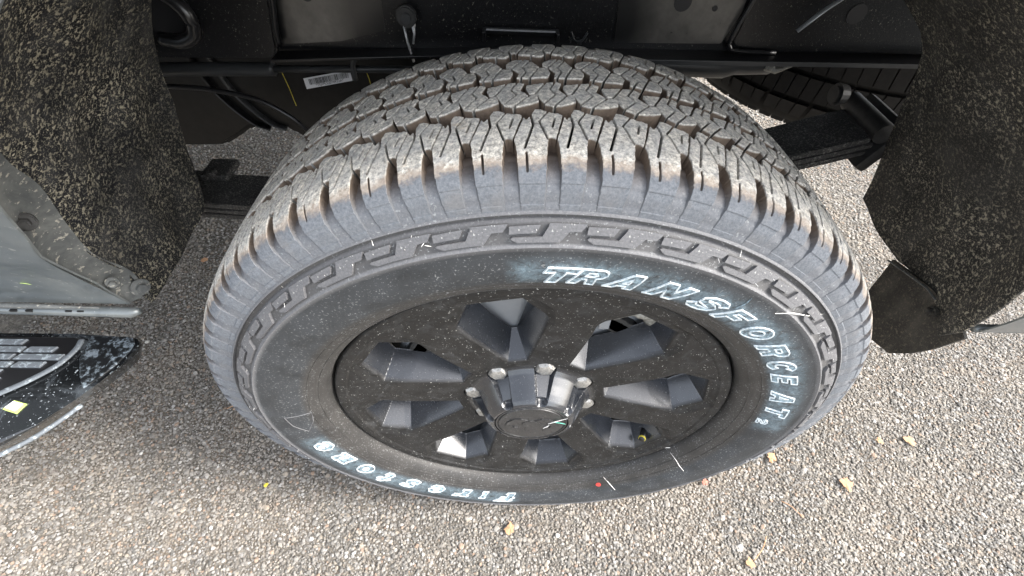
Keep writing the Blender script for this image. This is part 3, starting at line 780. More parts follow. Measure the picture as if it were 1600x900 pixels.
for i in range(8):
    a = 34.24+45*i
    o = bpy.data.objects.new('spoke', sp_me); link(o, rim_root); o.rotation_euler = (0, R(90-a), 0)
    l_ = bpy.data.objects.new('lug_nut', lugm); link(l_, rim_root)
    l_.scale = (1.1, 1.03, 1.1); l_.location = (.08255*math.cos(R(a)), 0, .08255*math.sin(R(a))); l_.rotation_euler = (0, -R(a)+random.uniform(-.5, .5), 0)
def lathe(name, pts, mat, parent, seg=96, smooth=True):
    bm = bmesh.new(); rings = []
    for w, r_ in pts: rings.append([bm.verts.new((r_*math.cos(2*math.pi*j/seg), -w, r_*math.sin(2*math.pi*j/seg))) for j in range(seg)])
    for A, B in zip(rings, rings[1:]):
        for j in range(seg): bm.faces.new((A[j], A[(j+1) % seg], B[(j+1) % seg], B[j]))
    for g in (rings[0], rings[-1]):
        if pts[0 if g is rings[0] else -1][1] < .06: bm.faces.new(g)
    o = from_bm(name, bm, mat, parent, smooth); o.data.set_sharp_from_angle(angle=R(35)); return o
lathe('barrel', [(.096, .2680), (.088, .2655), (.080, .256), (.060, .246), (.03, .238), (-.06, .236), (-.095, .243), (-.11, .262), (-.112, .262), (-.097, .238), (-.06, .230), (.03, .232), (.055, .240), (.082, .252), (.090, .2620)], M_BARREL, rim_root, 120)
lathe('hub_pad', [(.052, .115), (.052, .03), (.03, .03), (.03, .115), (.052, .115)], M_DSTEEL, rim_root, 64)
# cap
cap = lathe('centre_cap', [(.100, .0505), (.1175, .0505), (.1192, .0497), (.1190, .0480), (.1176, .0474), (.1176, .0460), (.1194, .0452), (.1204, .030), (.1207, .001)], M_CAP, rim_root, 72)
def capf(x, y, up): return Vector((x*.001, -(.1205+up), y*.001))
def mirror(L): return [(-x, y) for x, y in L][::-1]
HEAD = [(0, -27), (6, -25), (8, -17), (7, -8), (13, 2), (10, 9), (5, 12), (0, 13)]
HEAD = HEAD + [(-x, y) for x, y in HEAD[::-1][1:-1]]
HORN = [(5, 14), (14, 18), (24, 17), (33, 9), (36, -2), (33, -12), (26, -17), (19, -15), (18, -9), (23, -7), (26, -9), (28, -3), (26, 4), (20, 9), (13, 10), (9, 11)]
for L in (HEAD, HORN, mirror(HORN)):
    from_bm('cap_emblem', relief_bm([dens(L, 5)], capf, .0011), M_CAP, cap)
ribbon('paint_scratch', [(23, 6), (33, 13), (48, 24)], .0012, M_MARK, cap, capf, .0014)
ribbon('paint_scratch', [(17, -9), (22, -4), (25, 2)], .0016, M_MARK, cap, capf, .0014)
ribbon('green_mark', [(30, 12), (40, 9), (47, 6)], .0010, M_GREEN, cap, capf, .0014)
lathe('dust_shield', [(-.025, .225), (-.025, .04), (-.032, .04), (-.032, .225), (-.025, .225)], M_DSTEEL, rim_root, 64)
# valve stem in lower right window, balance weight, brake parts
bm = bmesh.new(); a = R(-33.3)
vx, vz = math.cos(a), math.sin(a)
tube(bm, [(.246*vx, -.055, .246*vz), (.236*vx, -.072, .236*vz), (.226*vx, -.090, .226*vz)], [.0055, .0055, .0048], 14)
o = from_bm('valve_stem', bm, M_HOSE, rim_root, True)
bm = bmesh.new(); tube(bm, [(.2285*vx, -.086, .2285*vz), (.227*vx, -.0885, .227*vz)], .0058, 14); from_bm('valve_band', bm, M_YEL, o)
ribbon('paint_scratch', [(0, 0), (8, -2), (20, 0)], .0012, M_MARK, rim_root, lambda x, y, up: Vector((.2245+x*.001, -.0975-up, -.134+y*.001)), .001)
brake = bpy.data.objects.new('brake', None); link(brake, truck); brake.location = WC
lathe('rotor', [(.034, .196), (.040, .190), (.040, .10), (.046, .095), (.046, .03), (-.02, .03), (-.02, .196), (.034, .196)], M_ROTOR, brake, 96)
bm = bmesh.new()
for q in list(np.linspace(20, 76, 12))+list(np.linspace(126, 200, 14)):
    box(bm, (.172*math.cos(R(q)), -.005, .172*math.sin(R(q))), (.028, .092, .062), Matrix.Rotation(-R(q), 4, 'Y'), .006)
cal = from_bm('caliper', bm, M_DSTEEL, brake)
bm = bmesh.new()       # forged bracket seen through the upper right window
pth = smooth_path([(.095, -.050, .165), (.115, -.056, .182), (.134, -.056, .174), (.142, -.050, .150)], 5)
tube(bm, pth, [.010]*6+[.013]*5+[.010]*5, 12, flat=.6)
tube(bm, smooth_path([(.128, -.056, .178), (.142, -.052, .196), (.146, -.040, .214)], 5), [.011]*6+[.007]*5, 10, flat=.6)
from_bm('bracket', bm, M_CAST, brake, True)
bm = bmesh.new(); box(bm, (.085, -.054, .165), (.014, .006, .050), None, .002)
from_bm('pad_clip', bm, M_ROTOR, brake)
bm = bmesh.new(); tube(bm, [(0, .06, .412), (0, 1.6, .412)], .055, 24); from_bm('axle', bm, M_DSTEEL, truck, True)

# ------------------------------------------------------------------ arch liners
def arch(sg, Ra, zc):
    def fm(y, z):
        zz = max(z, zc); x = math.sqrt(max(1e-6, Ra*Ra-(zz-zc)**2)); return (sg*x, y, z)
    return fm
def screw(name, loc, nrm, rad, mat, parent, washer=None):
    n_ = Vector(nrm).normalized(); q = n_.to_track_quat('Z', 'Y').to_matrix().to_4x4()
    bm = bmesh.new(); o_ = None
    disc(bm, Vector(loc)+n_*.003, rad*1.7, .004, 20, q, .001)
    disc(bm, Vector(loc)+n_*.007, rad, .008, 6, q, .001)
    return from_bm(name, bm, mat, parent)
fl = arch(-1, .50, .55)
Lin = [(.10, 1.0), (.118, .92), (.126, .852), (.150, .794), (.172, .722), (.176, .68), (.173, .63), (.160, .585), (.150, .566), (.128, .556), (.076, .552), (.040, .548), (.005, .543), (-.018, .546), (-.020, .572), (-.013, .600), (-.028, .628), (-.042, .66), (-.051, .709), (-.062, .763), (-.084, .805), (-.10, .88), (-.12, 1.0)]
def liner_l(y, z):
    x, y_, z_ = fl(y, z); w = .004*math.sin(y*60+z*8)*math.sin(z*22+1); return (x+w, y_, z_)
liner = sheet('front_liner', Lin, liner_l, M_LINER, truck, .003, (.012, .012), (-1, 0, 0))
liner['label'] = 'black arch liner ahead of the wheel, spattered with tan mud'
fr = arch(1, .52, .5)
Lr = [(.12, 1.0), (.150, .90), (.159, .854), (.140, .831), (.139, .811), (.148, .787), (.167, .731), (.176, .671), (.181, .578), (.120, .567), (.064, .559), (-.006, .578), (-.066, .560), (-.083, .592), (-.098, .655), (-.112, .74), (-.125, .83), (-.14, 1.0)]
def liner_r(y, z):
    x, y_, z_ = fr(y, z)
    e = -.02-.30*(max(z, .58)-.58) if z > .58 else -.02
    lip = max(0, (e-y)); x -= .55*min(lip, .045)
    ridge = .004*math.exp(-((y-e)/.006)**2); w = .003*math.sin(y*50+z*9)*math.sin(z*25)
    return (x-ridge+w, y_, z_)
liner2 = sheet('rear_liner', Lr, liner_r, M_LINER_R, truck, .003, (.010, .012), (1, 0, 0))
liner2['label'] = 'black arch liner behind the wheel, spattered with tan mud'
Fl = [(.064, .561), (.062, .51), (.057, .465), (.042, .455), (.025, .446), (-.004, .456), (-.032, .467), (-.050, .495), (-.063, .524), (-.080, .575), (-.060, .585), (-.006, .581)]
def flap_f(y, z): 
    x, y_, z_ = fr(y, z); return (x-.006-.012*max(0, -(y+.02)), y_, z_)
flap = sheet('mud_flap', Fl, flap_f, M_FLAP, truck, .004, (.012, .012), (1, 0, 0))
bm = bmesh.new(); tube(bm, [(.5045, .064, .560), (.5045, .030, .570), (.504, -.006, .580), (.502, -.025, .581)], .0013, 6); from_bm('seam_bead', bm, M_FLANGE, flap)
screw('screw', (.506, -.034, .567), (-1, 0, .1), .0045, M_FLAP, flap)

# ------------------------------------------------------------------ body side
YB = [(.50, -.02), (.56, -.032), (.62, -.052), (.70, -.087), (.80, -.122), (.90, -.150), (1.0, -.168), (1.2, -.180), (1.45, -.17)]
def yb(z): return float(np.interp(z, [a for a, _ in YB], [b for _, b in YB]))
crease = [(-.512, .560), (-.508, .598), (-.498, .648), (-.478, .700), (-.452, .738), (-.430, .774), (-.410, .804), (-.372, .838), (-.30, .91), (-.22, .97), (-.10, 1.01), (0, 1.025)]
bodyl = [(-2.2, .560)] + crease + [(0, 1.45), (-2.2, 1.45)]
def bfm(x, z):
    # soft scallop pressed into the lower corner
    d = math.exp(-(((x+.62)/.10)**2+((z-.64)/.05)**2)); return (x, yb(z)+.010*d, z)
body = sheet('front_body_side', bodyl, bfm, M_BODY, truck, .002, (.03, .02), (0, 1, 0))
body['label'] = 'grey painted body side ahead of the wheel'
# rolled flange between the body side and the liner
inner = [(-.500, -.012, .556), (-.4975, -.012, .602), (-.488, -.038, .655), (-.470, -.050, .710), (-.448, -.060, .763), (-.425, -.083, .808), (-.375, -.105, .872), (-.25, -.125, .975), (-.10, -.14, 1.03), (0, -.15, 1.05)]
outer_ = [(-.512, yb(.56), .560), (-.508, yb(.598), .598), (-.498, yb(.648), .648), (-.478, yb(.70), .700), (-.452, yb(.738), .738), (-.410, yb(.804), .804), (-.350, yb(.86), .86), (-.24, yb(.96), .96), (-.10, yb(1.01), 1.01), (0, yb(1.025), 1.025)]
bm = bmesh.new(); A = smooth_path(inner, 5); B = smooth_path(outer_, 5); rows = []
for a, b in zip(A, B):
    row = []
    for j in range(7):
        t = j/6; p = a.lerp(b, t); p = p+Vector((-.010, -.006, 0))*math.sin(t*math.pi); row.append(bm.verts.new(p))
    rows.append(row)
for a, b in zip(rows, rows[1:]):
    for j in range(6): bm.faces.new((a[j], a[j+1], b[j+1], b[j]))
fla = from_bm('arch_flange', bm, M_FLANGE, body, True)
screw('screw', (-.462, -.082, .742), (.55, -.8, .2), .0050, M_DSTEEL, body)
screw('screw', (-.503, -.034, .607), (.6, -.8, .1), .0040, M_FLANGE, body)
screw('screw', (-.500, -.016, .576), (.9, -.5, .1), .0065, M_FLANGE, body)
# pinch weld under the rocker with its drain notches
bm = bmesh.new()
tube(bm, [(-2.2, -.030, .548), (-.70, -.032, .548), (-.515, -.036, .548), (-.505, -.034, .549)], [.007, .007, .007, .004], 10)
from_bm('rocker_lip', bm, M_BODY, body, True)
bm = bmesh.new()
for x in (-.66, -.64, -.59, -.575): box(bm, (x, -.0385, .5525), (.008, .003, .0025))
from_bm('drain_slots', bm, M_DSTEEL, body)
bm = bmesh.new(); tube(bm, [(-2.2, -.043, .572), (-.62, -.046, .572), (-.540, -.043, .566)], [.0035, .0035, .001], 8)
from_bm('rocker_crease', bm, M_FLANGE, body, True)
ribbon('green_scratch', [(0, 0), (1, -.6), (2, -1)], .0007, M_LIME, body, lambda x, z, up: Vector((-.600+.012*x, yb(.612+.012*z)-up-.001+.009, .612+.010*z)), .002)
# body side behind the arch
be = [(.512, .590), (.506, .62), (.490, .68), (.470, .74), (.44, .80), (.38, .88), (.30, .95), (.18, 1.01), (0, 1.04)]
bodyr = be + [(0, 1.45), (1.35, 1.45), (1.35, .62), (.9, .60)]
YR = [(.58, -.078), (.65, -.105), (.75, -.130), (.85, -.15), (1.0, -.168), (1.45, -.17)]
def yr(z): return float(np.interp(z, [a for a, _ in YR], [b for _, b in YR]))
rb = sheet('rear_body_side', bodyr, lambda x, z: (x, yr(z), z), M_BODY, truck, .002, (.04, .03), (0, 1, 0))
rb['label'] = 'grey painted body side behind the wheel'
bm = bmesh.new(); tube(bm, [(.512, -.074, .588), (.7, -.080, .592), (1.35, -.09, .615)], .005, 8); from_bm('lower_edge', bm, M_BODY, rb, True)
# bed floor above the frame, which keeps the wheel well dark
bm = bmesh.new(); box(bm, (-.05, .95, 1.08), (2.5, 2.15, .03)); from_bm('bed_floor', bm, M_DSTEEL, truck)
bm = bmesh.new(); box(bm, (-2.75, .93, .66), (3.0, 1.86, .04)); from_bm('cab_floor', bm, M_DSTEEL, truck)
plate('far_body_side', [(-4.2, .50), (-.52, .50), (-.50, .75), (-.35, .95), (0, 1.03), (.35, .95), (.50, .75), (.52, .58), (1.35, .60), (1.35, 1.45), (-4.2, 1.45)], 1.93, .03, M_BODY, truck, 0)
bm = bmesh.new(); box(bm, (-1.12, .95, .88), (.03, 1.9, .44)); from_bm('cab_rear_wall', bm, M_DSTEEL, truck)
bm = bmesh.new(); box(bm, (-1.4, 1.55, .830), (5.2, .10, .17), None, .006); from_bm('far_frame_rail', bm, M_FRAME, truck)

# ------------------------------------------------------------------ running board
board = bpy.data.objects.new('running_board', None); link(board, truck)
board['label'] = 'gloss black running board with grey ribbed step pad and mud-splashed tip'
OUT = [(-1.6, -.001), (-.68, -.001), (-.600, -.001), (-.584, -.004), (-.576, -.014), (-.575, -.030), (-.583, -.053), (-.597, -.080), (-.616, -.110), (-.641, -.142), (-.670, -.170), (-.74, -.215), (-.82, -.24), (-1.0, -.25), (-1.6, -.25)]
def slab(bm, poly, z0, z1, bev=0., bot=None):
    T = [bm.verts.new((x, y, z1)) for x, y in poly]; B = [bm.verts.new((x, y, z0)) for x, y in (bot or poly)]
    bm.faces.new(T); n_ = len(poly)
    for i in range(n_): bm.faces.new((T[i], T[(i+1) % n_], B[(i+1) % n_], B[i]))
    bm.faces.new(B[::-1])
    if bev:
        ed = [e for e in bm.edges if all(v in T for v in e.verts)]
        bmesh.ops.bevel(bm, geom=ed, offset=bev, segments=4, affect='EDGES', profile=.5)
def offs(poly, d):       # shrink towards the inside
    n_ = len(poly); o_ = []
    for i in range(n_):
        a = Vector((*poly[i-1], 0)); b = Vector((*poly[i], 0)); c_ = Vector((*poly[(i+1) % n_], 0))
        t = ((b-a).normalized()+(c_-b).normalized()).normalized(); nn = Vector((t.y, -t.x, 0)); o_.append((b.x+nn.x*d, b.y+nn.y*d))
    return o_
bm = bmesh.new(); slab(bm, OUT, .418, .447, .008, offs(OUT, .016))
o = from_bm('shell', bm, [M_BOARD], board, True); o.data.set_sharp_from_angle(angle=R(40))
TIP = [(-.655, -.006), (-.600, -.006), (-.590, -.009), (-.584, -.018), (-.584, -.032), (-.590, -.052), (-.602, -.075), (-.614, -.092), (-.628, -.075), (-.648, -.045)]
bm = bmesh.new(); slab(bm, TIP, .4465, .4485, .0008); from_bm('mud_splash', bm, M_TIP, board)
PADO = [(-1.4, -.010), (-.675, -.010), (-.662, -.014), (-.660, -.030), (-.668, -.055), (-.688, -.078), (-.715, -.100), (-.76, -.130), (-.83, -.150), (-1.4, -.155)]
bm = bmesh.new(); slab(bm, PADO, .446, .4505, .001); pad = from_bm('step_pad', bm, M_HOSE, board)
bm = bmesh.new(); tube(bm, [Vector((x, y, .4505)) for x, y in smooth_path([(x, y, 0) for x, y in PADO[2:-1]], 6) and [(p.x, p.y) for p in smooth_path([(x, y, 0) for x, y in PADO[2:-1]], 6)]], .0045, 8, flat=.5)
from_bm('pad_border', bm, M_PAD, board, True)
def in_pad(x, y): return float(sd_poly(PADO, np.array([x]), np.array([y]))[0])
row = 0
y = -.020
while y > -.145:
    x = -.668 - (row % 2)*.018
    while x > -.95:
        L_ = .062 if row % 2 == 0 else .038
        q = [(x, y+.0045), (x-L_, y+.0045), (x-L_-.006, y-.0045), (x-.004, y-.0045)]
        if min(in_pad(*p) for p in q) > .004:
            bm = bmesh.new(); slab(bm, q, .4500, .4535, .0006); from_bm('pad_rib', bm, M_PAD, pad)
        x -= L_+.008
    y -= .0125; row += 1
bm = bmesh.new(); slab(bm, [(-.699, -.123), (-.693, -.110), (-.673, -.115), (-.677, -.129)], .4472, .4484); from_bm('sticker', bm, M_LIME, board)
bm = bmesh.new(); slab(bm, [(-.697, -.121), (-.692, -.1120), (-.677, -.1155), (-.681, -.1255)], .4486, .4498)
o = from_bm('sticker', bm, M_STICK, board); o['label'] = 'small white sticker with a lime edge'
bm = bmesh.new(); sp2 = smooth_path([(-.80, -.236, .428), (-.737, -.213, .428), (-.668, -.168, .430), (-.639, -.142, .432), (-.614, -.109, .434)], 6)
tube(bm, sp2, .0030, 8); o = from_bm('edge_reflection', bm, M_PAD, board, True)  # added grey strip, stands for a reflection along the board edge
for x in (-.9,):
    bm = bmesh.new(); tube(bm, [(x, -.05, .40), (x, .10, .44), (x, .30, .60)], .014, 10); from_bm('board_bracket', bm, M_DSTEEL, board, True)

# ------------------------------------------------------------------ frame rail and what hangs on it
rail = bpy.data.objects.new('frame_rail', None); link(rail, truck)
rail['label'] = 'black frame rail above the wheel, with brackets and brackets holes'
rail['label'] = 'black painted frame rail above the wheel'
bm = bmesh.new(); box(bm, (-.35, .33, .830), (2.9, .10, .17), None, .006)
main = from_bm('rail_beam', bm, M_FRAME, rail)
main.location.z = 0
plate('reflection_panel', [(-.352, .752), (-.27, .757), (-.205, .772), (-.20, .90), (-.352, .90)], .2795, .004, M_FRAME_REFL, rail)  # these two plates carry the painted reflection on the rail face
plate('reflection_panel', [(.105, .763), (.255, .764), (.268, .80), (.275, .90), (.10, .90)], .2765, .004, M_FRAME_REFL, rail)
plate('rear_cover', [(.268, .772), (.274, .764), (.300, .762), (.52, .757), (.56, .757), (.56, .90), (.285, .90)], .270, .010, M_FRAME, rail)
plate('front_cover', [(-.60, .738), (-.375, .740), (-.361, .744), (-.354, .754), (-.353, .765), (-.345, .80), (-.335, .85), (-.33, .90), (-.60, .90)], .262, .018, M_FRAME, rail, .003)
bm = bmesh.new(); tube(bm, smooth_path([(-.352, .268, .757), (-.3475, .266, .782), (-.340, .266, .810), (-.332, .266, .85)], 5), .0035, 8); o = from_bm('sealer_bead', bm, M_HOSE, rail, True)
bm = bmesh.new(); tube(bm, smooth_path([(.280, .268, .860), (.272, .268, .815), (.2625, .268, .776), (.264, .268, .764), (.276, .268, .759), (.33, .268, .757)], 5), .0032, 8); from_bm('sealer_bead', bm, M_HOSE, rail, True)
# rail flange along the bottom
bm = bmesh.new(); box(bm, (.36, .262, .7525), (.78, .035, .004), None, .001); from_bm('rail_flange', bm, M_FRAME, rail)
bm = bmesh.new(); box(bm, (.36, .2435, .7525), (.78, .0025, .006), None, .0006); from_bm('flange_edge', bm, M_TUBE, rail)
bm = bmesh.new(); box(bm, (-.18, .268, .7485), (.37, .03, .004), Matrix.Rotation(-.04, 4, 'Y'), .001); from_bm('rail_flange', bm, M_FRAME, rail)
# holes (dark cups set in raised rims)
for x, z, r_ in ((.187, .8145, .0115), (.231, .8075, .0035), (-.30, .8145, .008), (.415, .806, .012)):
    bm = bmesh.new(); disc(bm, (x, .2768 if x < .26 and x > 0 else (.2795 if x < 0 else .270), z), r_, .0022, 24, 'Y'); from_bm('rail_hole', bm, M_INK, rail)
# slotted bar above the tyre
bm = bmesh.new(); box(bm, (-.022, .268, .7785), (.098, .010, .006), Matrix.Rotation(.02, 4, 'Y'), .0012)
box(bm, (-.071, .262, .7765), (.004, .018, .012), None, .001); box(bm, (.027, .262, .7755), (.004, .018, .012), None, .001)
o = from_bm('slotted_bar', bm, M_HOSE, rail)
bm = bmesh.new(); box(bm, (-.022, .2615, .7822), (.092, .002, .0018), Matrix.Rotation(.02, 4, 'Y')); from_bm('bar_edge', bm, M_ZINC, o)
# wire clip with round head
bm = bmesh.new(); disc(bm, (-.171, .262, .797), .0132, .010, 28, 'Y', .002); clip = from_bm('clip_bolt', bm, M_DSTEEL, rail)
bm = bmesh.new(); disc(bm, (-.171, .256, .796), .0065, .004, 20, 'Y', .001); from_bm('clip_rivet', bm, M_TUBE, clip)
bm = bmesh.new(); tube(bm, [(-.1765, .262, .788), (-.1745, .262, .765), (-.170, .262, .740)], .0032, 8, flat=.5); from_bm('clip_prong', bm, M_ZINC, clip, True)
bm = bmesh.new(); tube(bm, [(-.1635, .262, .788), (-.164, .262, .776), (-.167, .262, .764)], .0032, 8, flat=.5); from_bm('clip_prong', bm, M_ZINC, clip, True)
# scuffed weld nib and bright strap
bm = bmesh.new()
tube(bm, smooth_path([(.047, .2775, .776), (.053, .2765, .766), (.062, .2765, .765), (.069, .2775, .775)], 4), .0016, 5)
for _ in range(10):
    x = random.uniform(.045, .072); z = .764+random.uniform(-.003, .006); tube(bm, [(x, .2765, z), (x+random.uniform(-.006, .006), .2765, z+random.uniform(-.002, .006))], .0009, 4)
from_bm('scuffed_weld', bm, M_TUBE, rail)
bm = bmesh.new(); tube(bm, [(.392, .262, .835), (.366, .262, .812), (.343, .262, .787)], .0045, 8, flat=.35); from_bm('wire_strap', bm, M_ZINC, rail, True)
# hose loop in front
bm = bmesh.new(); tube(bm, smooth_path([(-.50, .245, .845), (-.475, .240, .838), (-.446, .238, .815), (-.438, .238, .795), (-.445, .240, .778), (-.468, .244, .768), (-.495, .248, .770)], 6), .0085, 14)
from_bm('hose_loop', bm, M_HOSE, rail, True)
plate('cover_opening', [(-.51, .775), (-.47, .770), (-.45, .785), (-.446, .81), (-.46, .84), (-.52, .86)], .2610, .002, M_INK, rail, 0)

# long tube below the rail, with clip
bm = bmesh.new(); tube(bm, [(-.80, .33, .694), (-.578, .33, .694), (-.408, .33, .697), (-.404, .33, .697)], .0105, 14); from_bm('heat_sleeve', bm, M_TUBE, truck, True)
bm = bmesh.new(); tube(bm, [(-.404, .33, .697), (-.28, .33, .699), (-.12, .33, .699)], .0055, 12); pipe = from_bm('brake_pipe', bm, M_TUBE, truck, True)
bm = bmesh.new(); tube(bm, smooth_path([(-.215, .322, .723), (-.25, .322, .722), (-.270, .322, .718), (-.277, .322, .708), (-.278, .320, .686)], 5), .004, 10); from_bm('pipe_hook', bm, M_TUBE, pipe, True)
# tapered rear tube
bm = bmesh.new(); tube(bm, smooth_path([(.12, .34, .712), (.20, .34, .712), (.30, .34, .710), (.37, .34, .712)], 5), [.020]*6+[.019]*5+[.014]*5, 16)
from_bm('exhaust_hanger_tube', bm, M_TUBE, truck, True)
bm = bmesh.new(); tube(bm, [(.36, .335, .712), (.375, .330, .708), (.40, .33, .716)], [.012, .010, .004], 8, flat=.5); from_bm('torn_tape', bm, M_CAST, truck)
# fuel tank
tank = bpy.data.objects.new('fuel_tank', None); link(tank, truck); tank['label'] = 'black plastic fuel tank with a barcode label'
tp = [(-1.7, .50), (-.68, .500), (-.610, .503), (-.575, .521), (-.540, .543), (-.49, .548), (-.462, .538), (-.44, .517), (-.40, .485), (-.30, .48), (-.12, .50), (-.12, .72), (-1.7, .72)]
bm = bmesh.new(); A = [bm.verts.new((x, .42, z)) for x, z in tp]; fc = bm.faces.new(A); g = bmesh.ops.extrude_face_region(bm, geom=[fc])
for v in g['geom']:
    if isinstance(v, bmesh.types.BMVert): v.co.y += .34
bmesh.ops.bevel(bm, geom=bm.edges[:], offset=.008, segments=3, affect='EDGES')
o = from_bm('tank_shell', bm, M_TANK, tank, True); o.data.set_sharp_from_angle(angle=R(40))
for x in (-.560, -.528):
    bm = bmesh.new(); tube(bm, smooth_path([(x-.03, .418, .70), (x-.01, .416, .62), (x+.03, .416, .562), (x+.06, .418, .545)], 5), .010, 8, flat=.25); from_bm('tank_strap', bm, M_HOSE if x < -.54 else M_TUBE, tank, True)
# barcode label
def lab(u_, v_, up): return Vector((-.4035+.0865*u_-.0*v_, .4165-up, .6245+.0165*u_+.019*v_))
bm = bmesh.new(); q = [bm.verts.new(lab(a, b, .0008)) for a, b in ((0, 0), (1, 0), (1, 1), (0, 1))]; fc = bm.faces.new(q)
q2 = [bm.verts.new(lab(a, b, 0)) for a, b in ((0, 0), (1, 0), (1, 1), (0, 1))]
for i in range(4): bm.faces.new((q[i], q[(i+1) % 4], q2[(i+1) % 4], q2[i]))
label = from_bm('barcode_label', bm, M_LABEL, tank); label['label'] = 'white barcode label with a line of characters under the bars'
bm = bmesh.new(); x = .10
while x < .95:
    w_ = random.choice((.006, .006, .012, .018))
    bm.faces.new([bm.verts.new(lab(a, b, .0012)) for a, b in ((x, .34), (x+w_, .34), (x+w_, .86), (x, .86))]); x += w_+random.choice((.007, .011))
o = from_bm('barcode', bm, M_INK, label); o['kind'] = 'stuff'
fc_ = bpy.data.curves.new('label_text', 'FONT'); fc_.body = '*TEJFPLS2074R52A*'; fc_.size = .0062; fc_.align_x = 'CENTER'
to = bpy.data.objects.new('label_text', fc_); fc_.materials.append(M_INK)
dg = bpy.context.evaluated_depsgraph_get(); COL.objects.link(to); bpy.context.view_layer.update()
tm = bpy.data.meshes.new_from_object(to.evaluated_get(bpy.context.evaluated_depsgraph_get())); COL.objects.unlink(to); bpy.data.objects.remove(to)
for v in tm.vertices: v.co = lab(.52+v.co.x/.0865, .10+v.co.y/.019, .0013)
lt = link(bpy.data.objects.new('label_text', tm), label)
for (a, b) in (((-.438, .655), (-.434, .592)), ((-.289, .658), (-.286, .630))):
    bm = bmesh.new(); tube(bm, [(a[0], .4165, a[1]), ((a[0]+b[0])/2+.001, .4165, (a[1]+b[1])/2), (b[0], .4165, b[1])], .0006, 5); from_bm('chalk_line', bm, M_YEL, tank)
# brake cable
bm = bmesh.new(); tube(bm, smooth_path([(-.68, .30, .685), (-.551, .30, .681), (-.499, .30, .677), (-.436, .30, .663), (-.395, .30, .637), (-.371, .30, .609), (-.35, .30, .575)], 6), .0038, 12)
from_bm('brake_cable', bm, M_HOSE, truck, True)

# ------------------------------------------------------------------ leaf spring
spring = bpy.data.objects.new('leaf_spring', None); link(spring, truck); spring['label'] = 'black three-leaf spring running behind the wheel'
def leaf(dz, x0, x1, th):
    X = np.linspace(x0, x1, 24); bm = bmesh.new(); rows = []
    for x in X:
        z = np.interp(x, [-.62, -.52, -.439, -.2, 0, .2, .362, .463, .50], [.565, .551, .546, .535, .545, .59, .650, .682, .695])-dz
        rows.append([bm.verts.new((x, yy, z+zz)) for yy, zz in ((.18, 0), (.26, 0), (.26, -th), (.18, -th))])
    for a, b in zip(rows, rows[1:]):
        for j in range(4): bm.faces.new((a[j], a[(j+1) % 4], b[(j+1) % 4], b[j]))
    bm.faces.new(rows[0]); bm.faces.new(rows[-1])
    ed = [e for e in bm.edges if abs(e.verts[0].co.x-e.verts[1].co.x) > .005]
    bmesh.ops.bevel(bm, geom=ed, offset=.0015, segments=2, affect='EDGES')
    from_bm('leaf', bm, M_SPRING, spring, True).data.set_sharp_from_angle(angle=R(40))
leaf(0, -.60, .466, .0100); leaf(.0118, -.60, .474, .0085); leaf(.0220, -.57, .470, .0085)
bm = bmesh.new(); tube(bm, [(.476, .175, .690), (.476, .27, .690)], .014, 20); box(bm, (.492, .225, .665), (.020, .10, .075), Matrix.Rotation(.5, 4, 'Y'), .006)
from_bm('spring_shackle', bm, M_DSTEEL, spring, True).data.set_sharp_from_angle(angle=R(35))
bm = bmesh.new(); disc(bm, (.428, .235, .716), .016, .02, 16, 'X', .004, .012); from_bm('spring_bolt', bm, M_DSTEEL, spring)
bm = bmesh.new(); tube(bm, [(.385, .21, .632), (.387, .21, .612), (.387, .21, .600)], [.011, .013, .008], 14); from_bm('bump_stop', bm, M_TANK, spring, True)
bm = bmesh.new(); box(bm, (-.520, .255, .562), (.045, .05, .012), None, .004); disc(bm, (-.522, .235, .570), .008, .008, 6, 'Z', .001); from_bm('spring_clamp', bm, M_SPRING, spring)

# ------------------------------------------------------------------ spare tyre slung under the bed
SPC = Vector((.84, .84, .618))
sp_pts = []
for w, r_ in [(-.13, .26), (-.135, .33), (-.122, .375), (-.105, .398), (-.08, .404), (0, .406), (.08, .404), (.105, .398), (.122, .375), (.135, .33), (.13, .26)]: sp_pts.append((w, r_))
bm = bmesh.new(); rings = []
for w, r_ in sp_pts: rings.append([bm.verts.new((r_*math.cos(2*math.pi*j/120), r_*math.sin(2*math.pi*j/120), w)) for j in range(120)])
for A, B in zip(rings, rings[1:]):
    for j in range(120): bm.faces.new((A[j], A[(j+1) % 120], B[(j+1) % 120], B[j]))
k = NT('spare_rubber'); n1 = k.noise(120, 4, .6)
M_SPARE = k.fin(k.mix(n1, (.008, .008, .0085), (.026, .026, .027)), .6, spec=.3)
spare = from_bm('spare_tyre', bm, M_TANK, truck, True); spare.location = SPC
spare['label'] = 'spare tyre lying flat under the bed'
bm = bmesh.new()
for row, (w0, w1, n_, sk) in enumerate(((-.118, -.062, 84, .030), (-.052, -.008, 96, .008), (.002, .046, 96, -.008), (.056, .112, 84, .030))):
    for i in range(n_):
        if (row in (0, 3)) and i % 3 == 2: g_ = .72
        else: g_ = .90
        a0 = 2*math.pi*i/n_; da = 2*math.pi/n_*g_
        def pt(a, w, up):
            r_ = float(np.interp(abs(w), [0, .08, .105, .122], [.406, .404, .398, .375]))+up; return (r_*math.cos(a), r_*math.sin(a), w)
        cs = [(a0, w0), (a0+da, w0), (a0+da+sk, w1), (a0+sk, w1)]
        T = [bm.verts.new(pt(a, w, .010)) for a, w in cs]; B = [bm.verts.new(pt(a, w, -.002)) for a, w in cs]
        bm.faces.new(T)
        for j in range(4): bm.faces.new((T[j], T[(j+1) % 4], B[(j+1) % 4], B[j]))
o = from_bm('spare_tread', bm, M_SPARE, spare); o['kind'] = 'stuff'

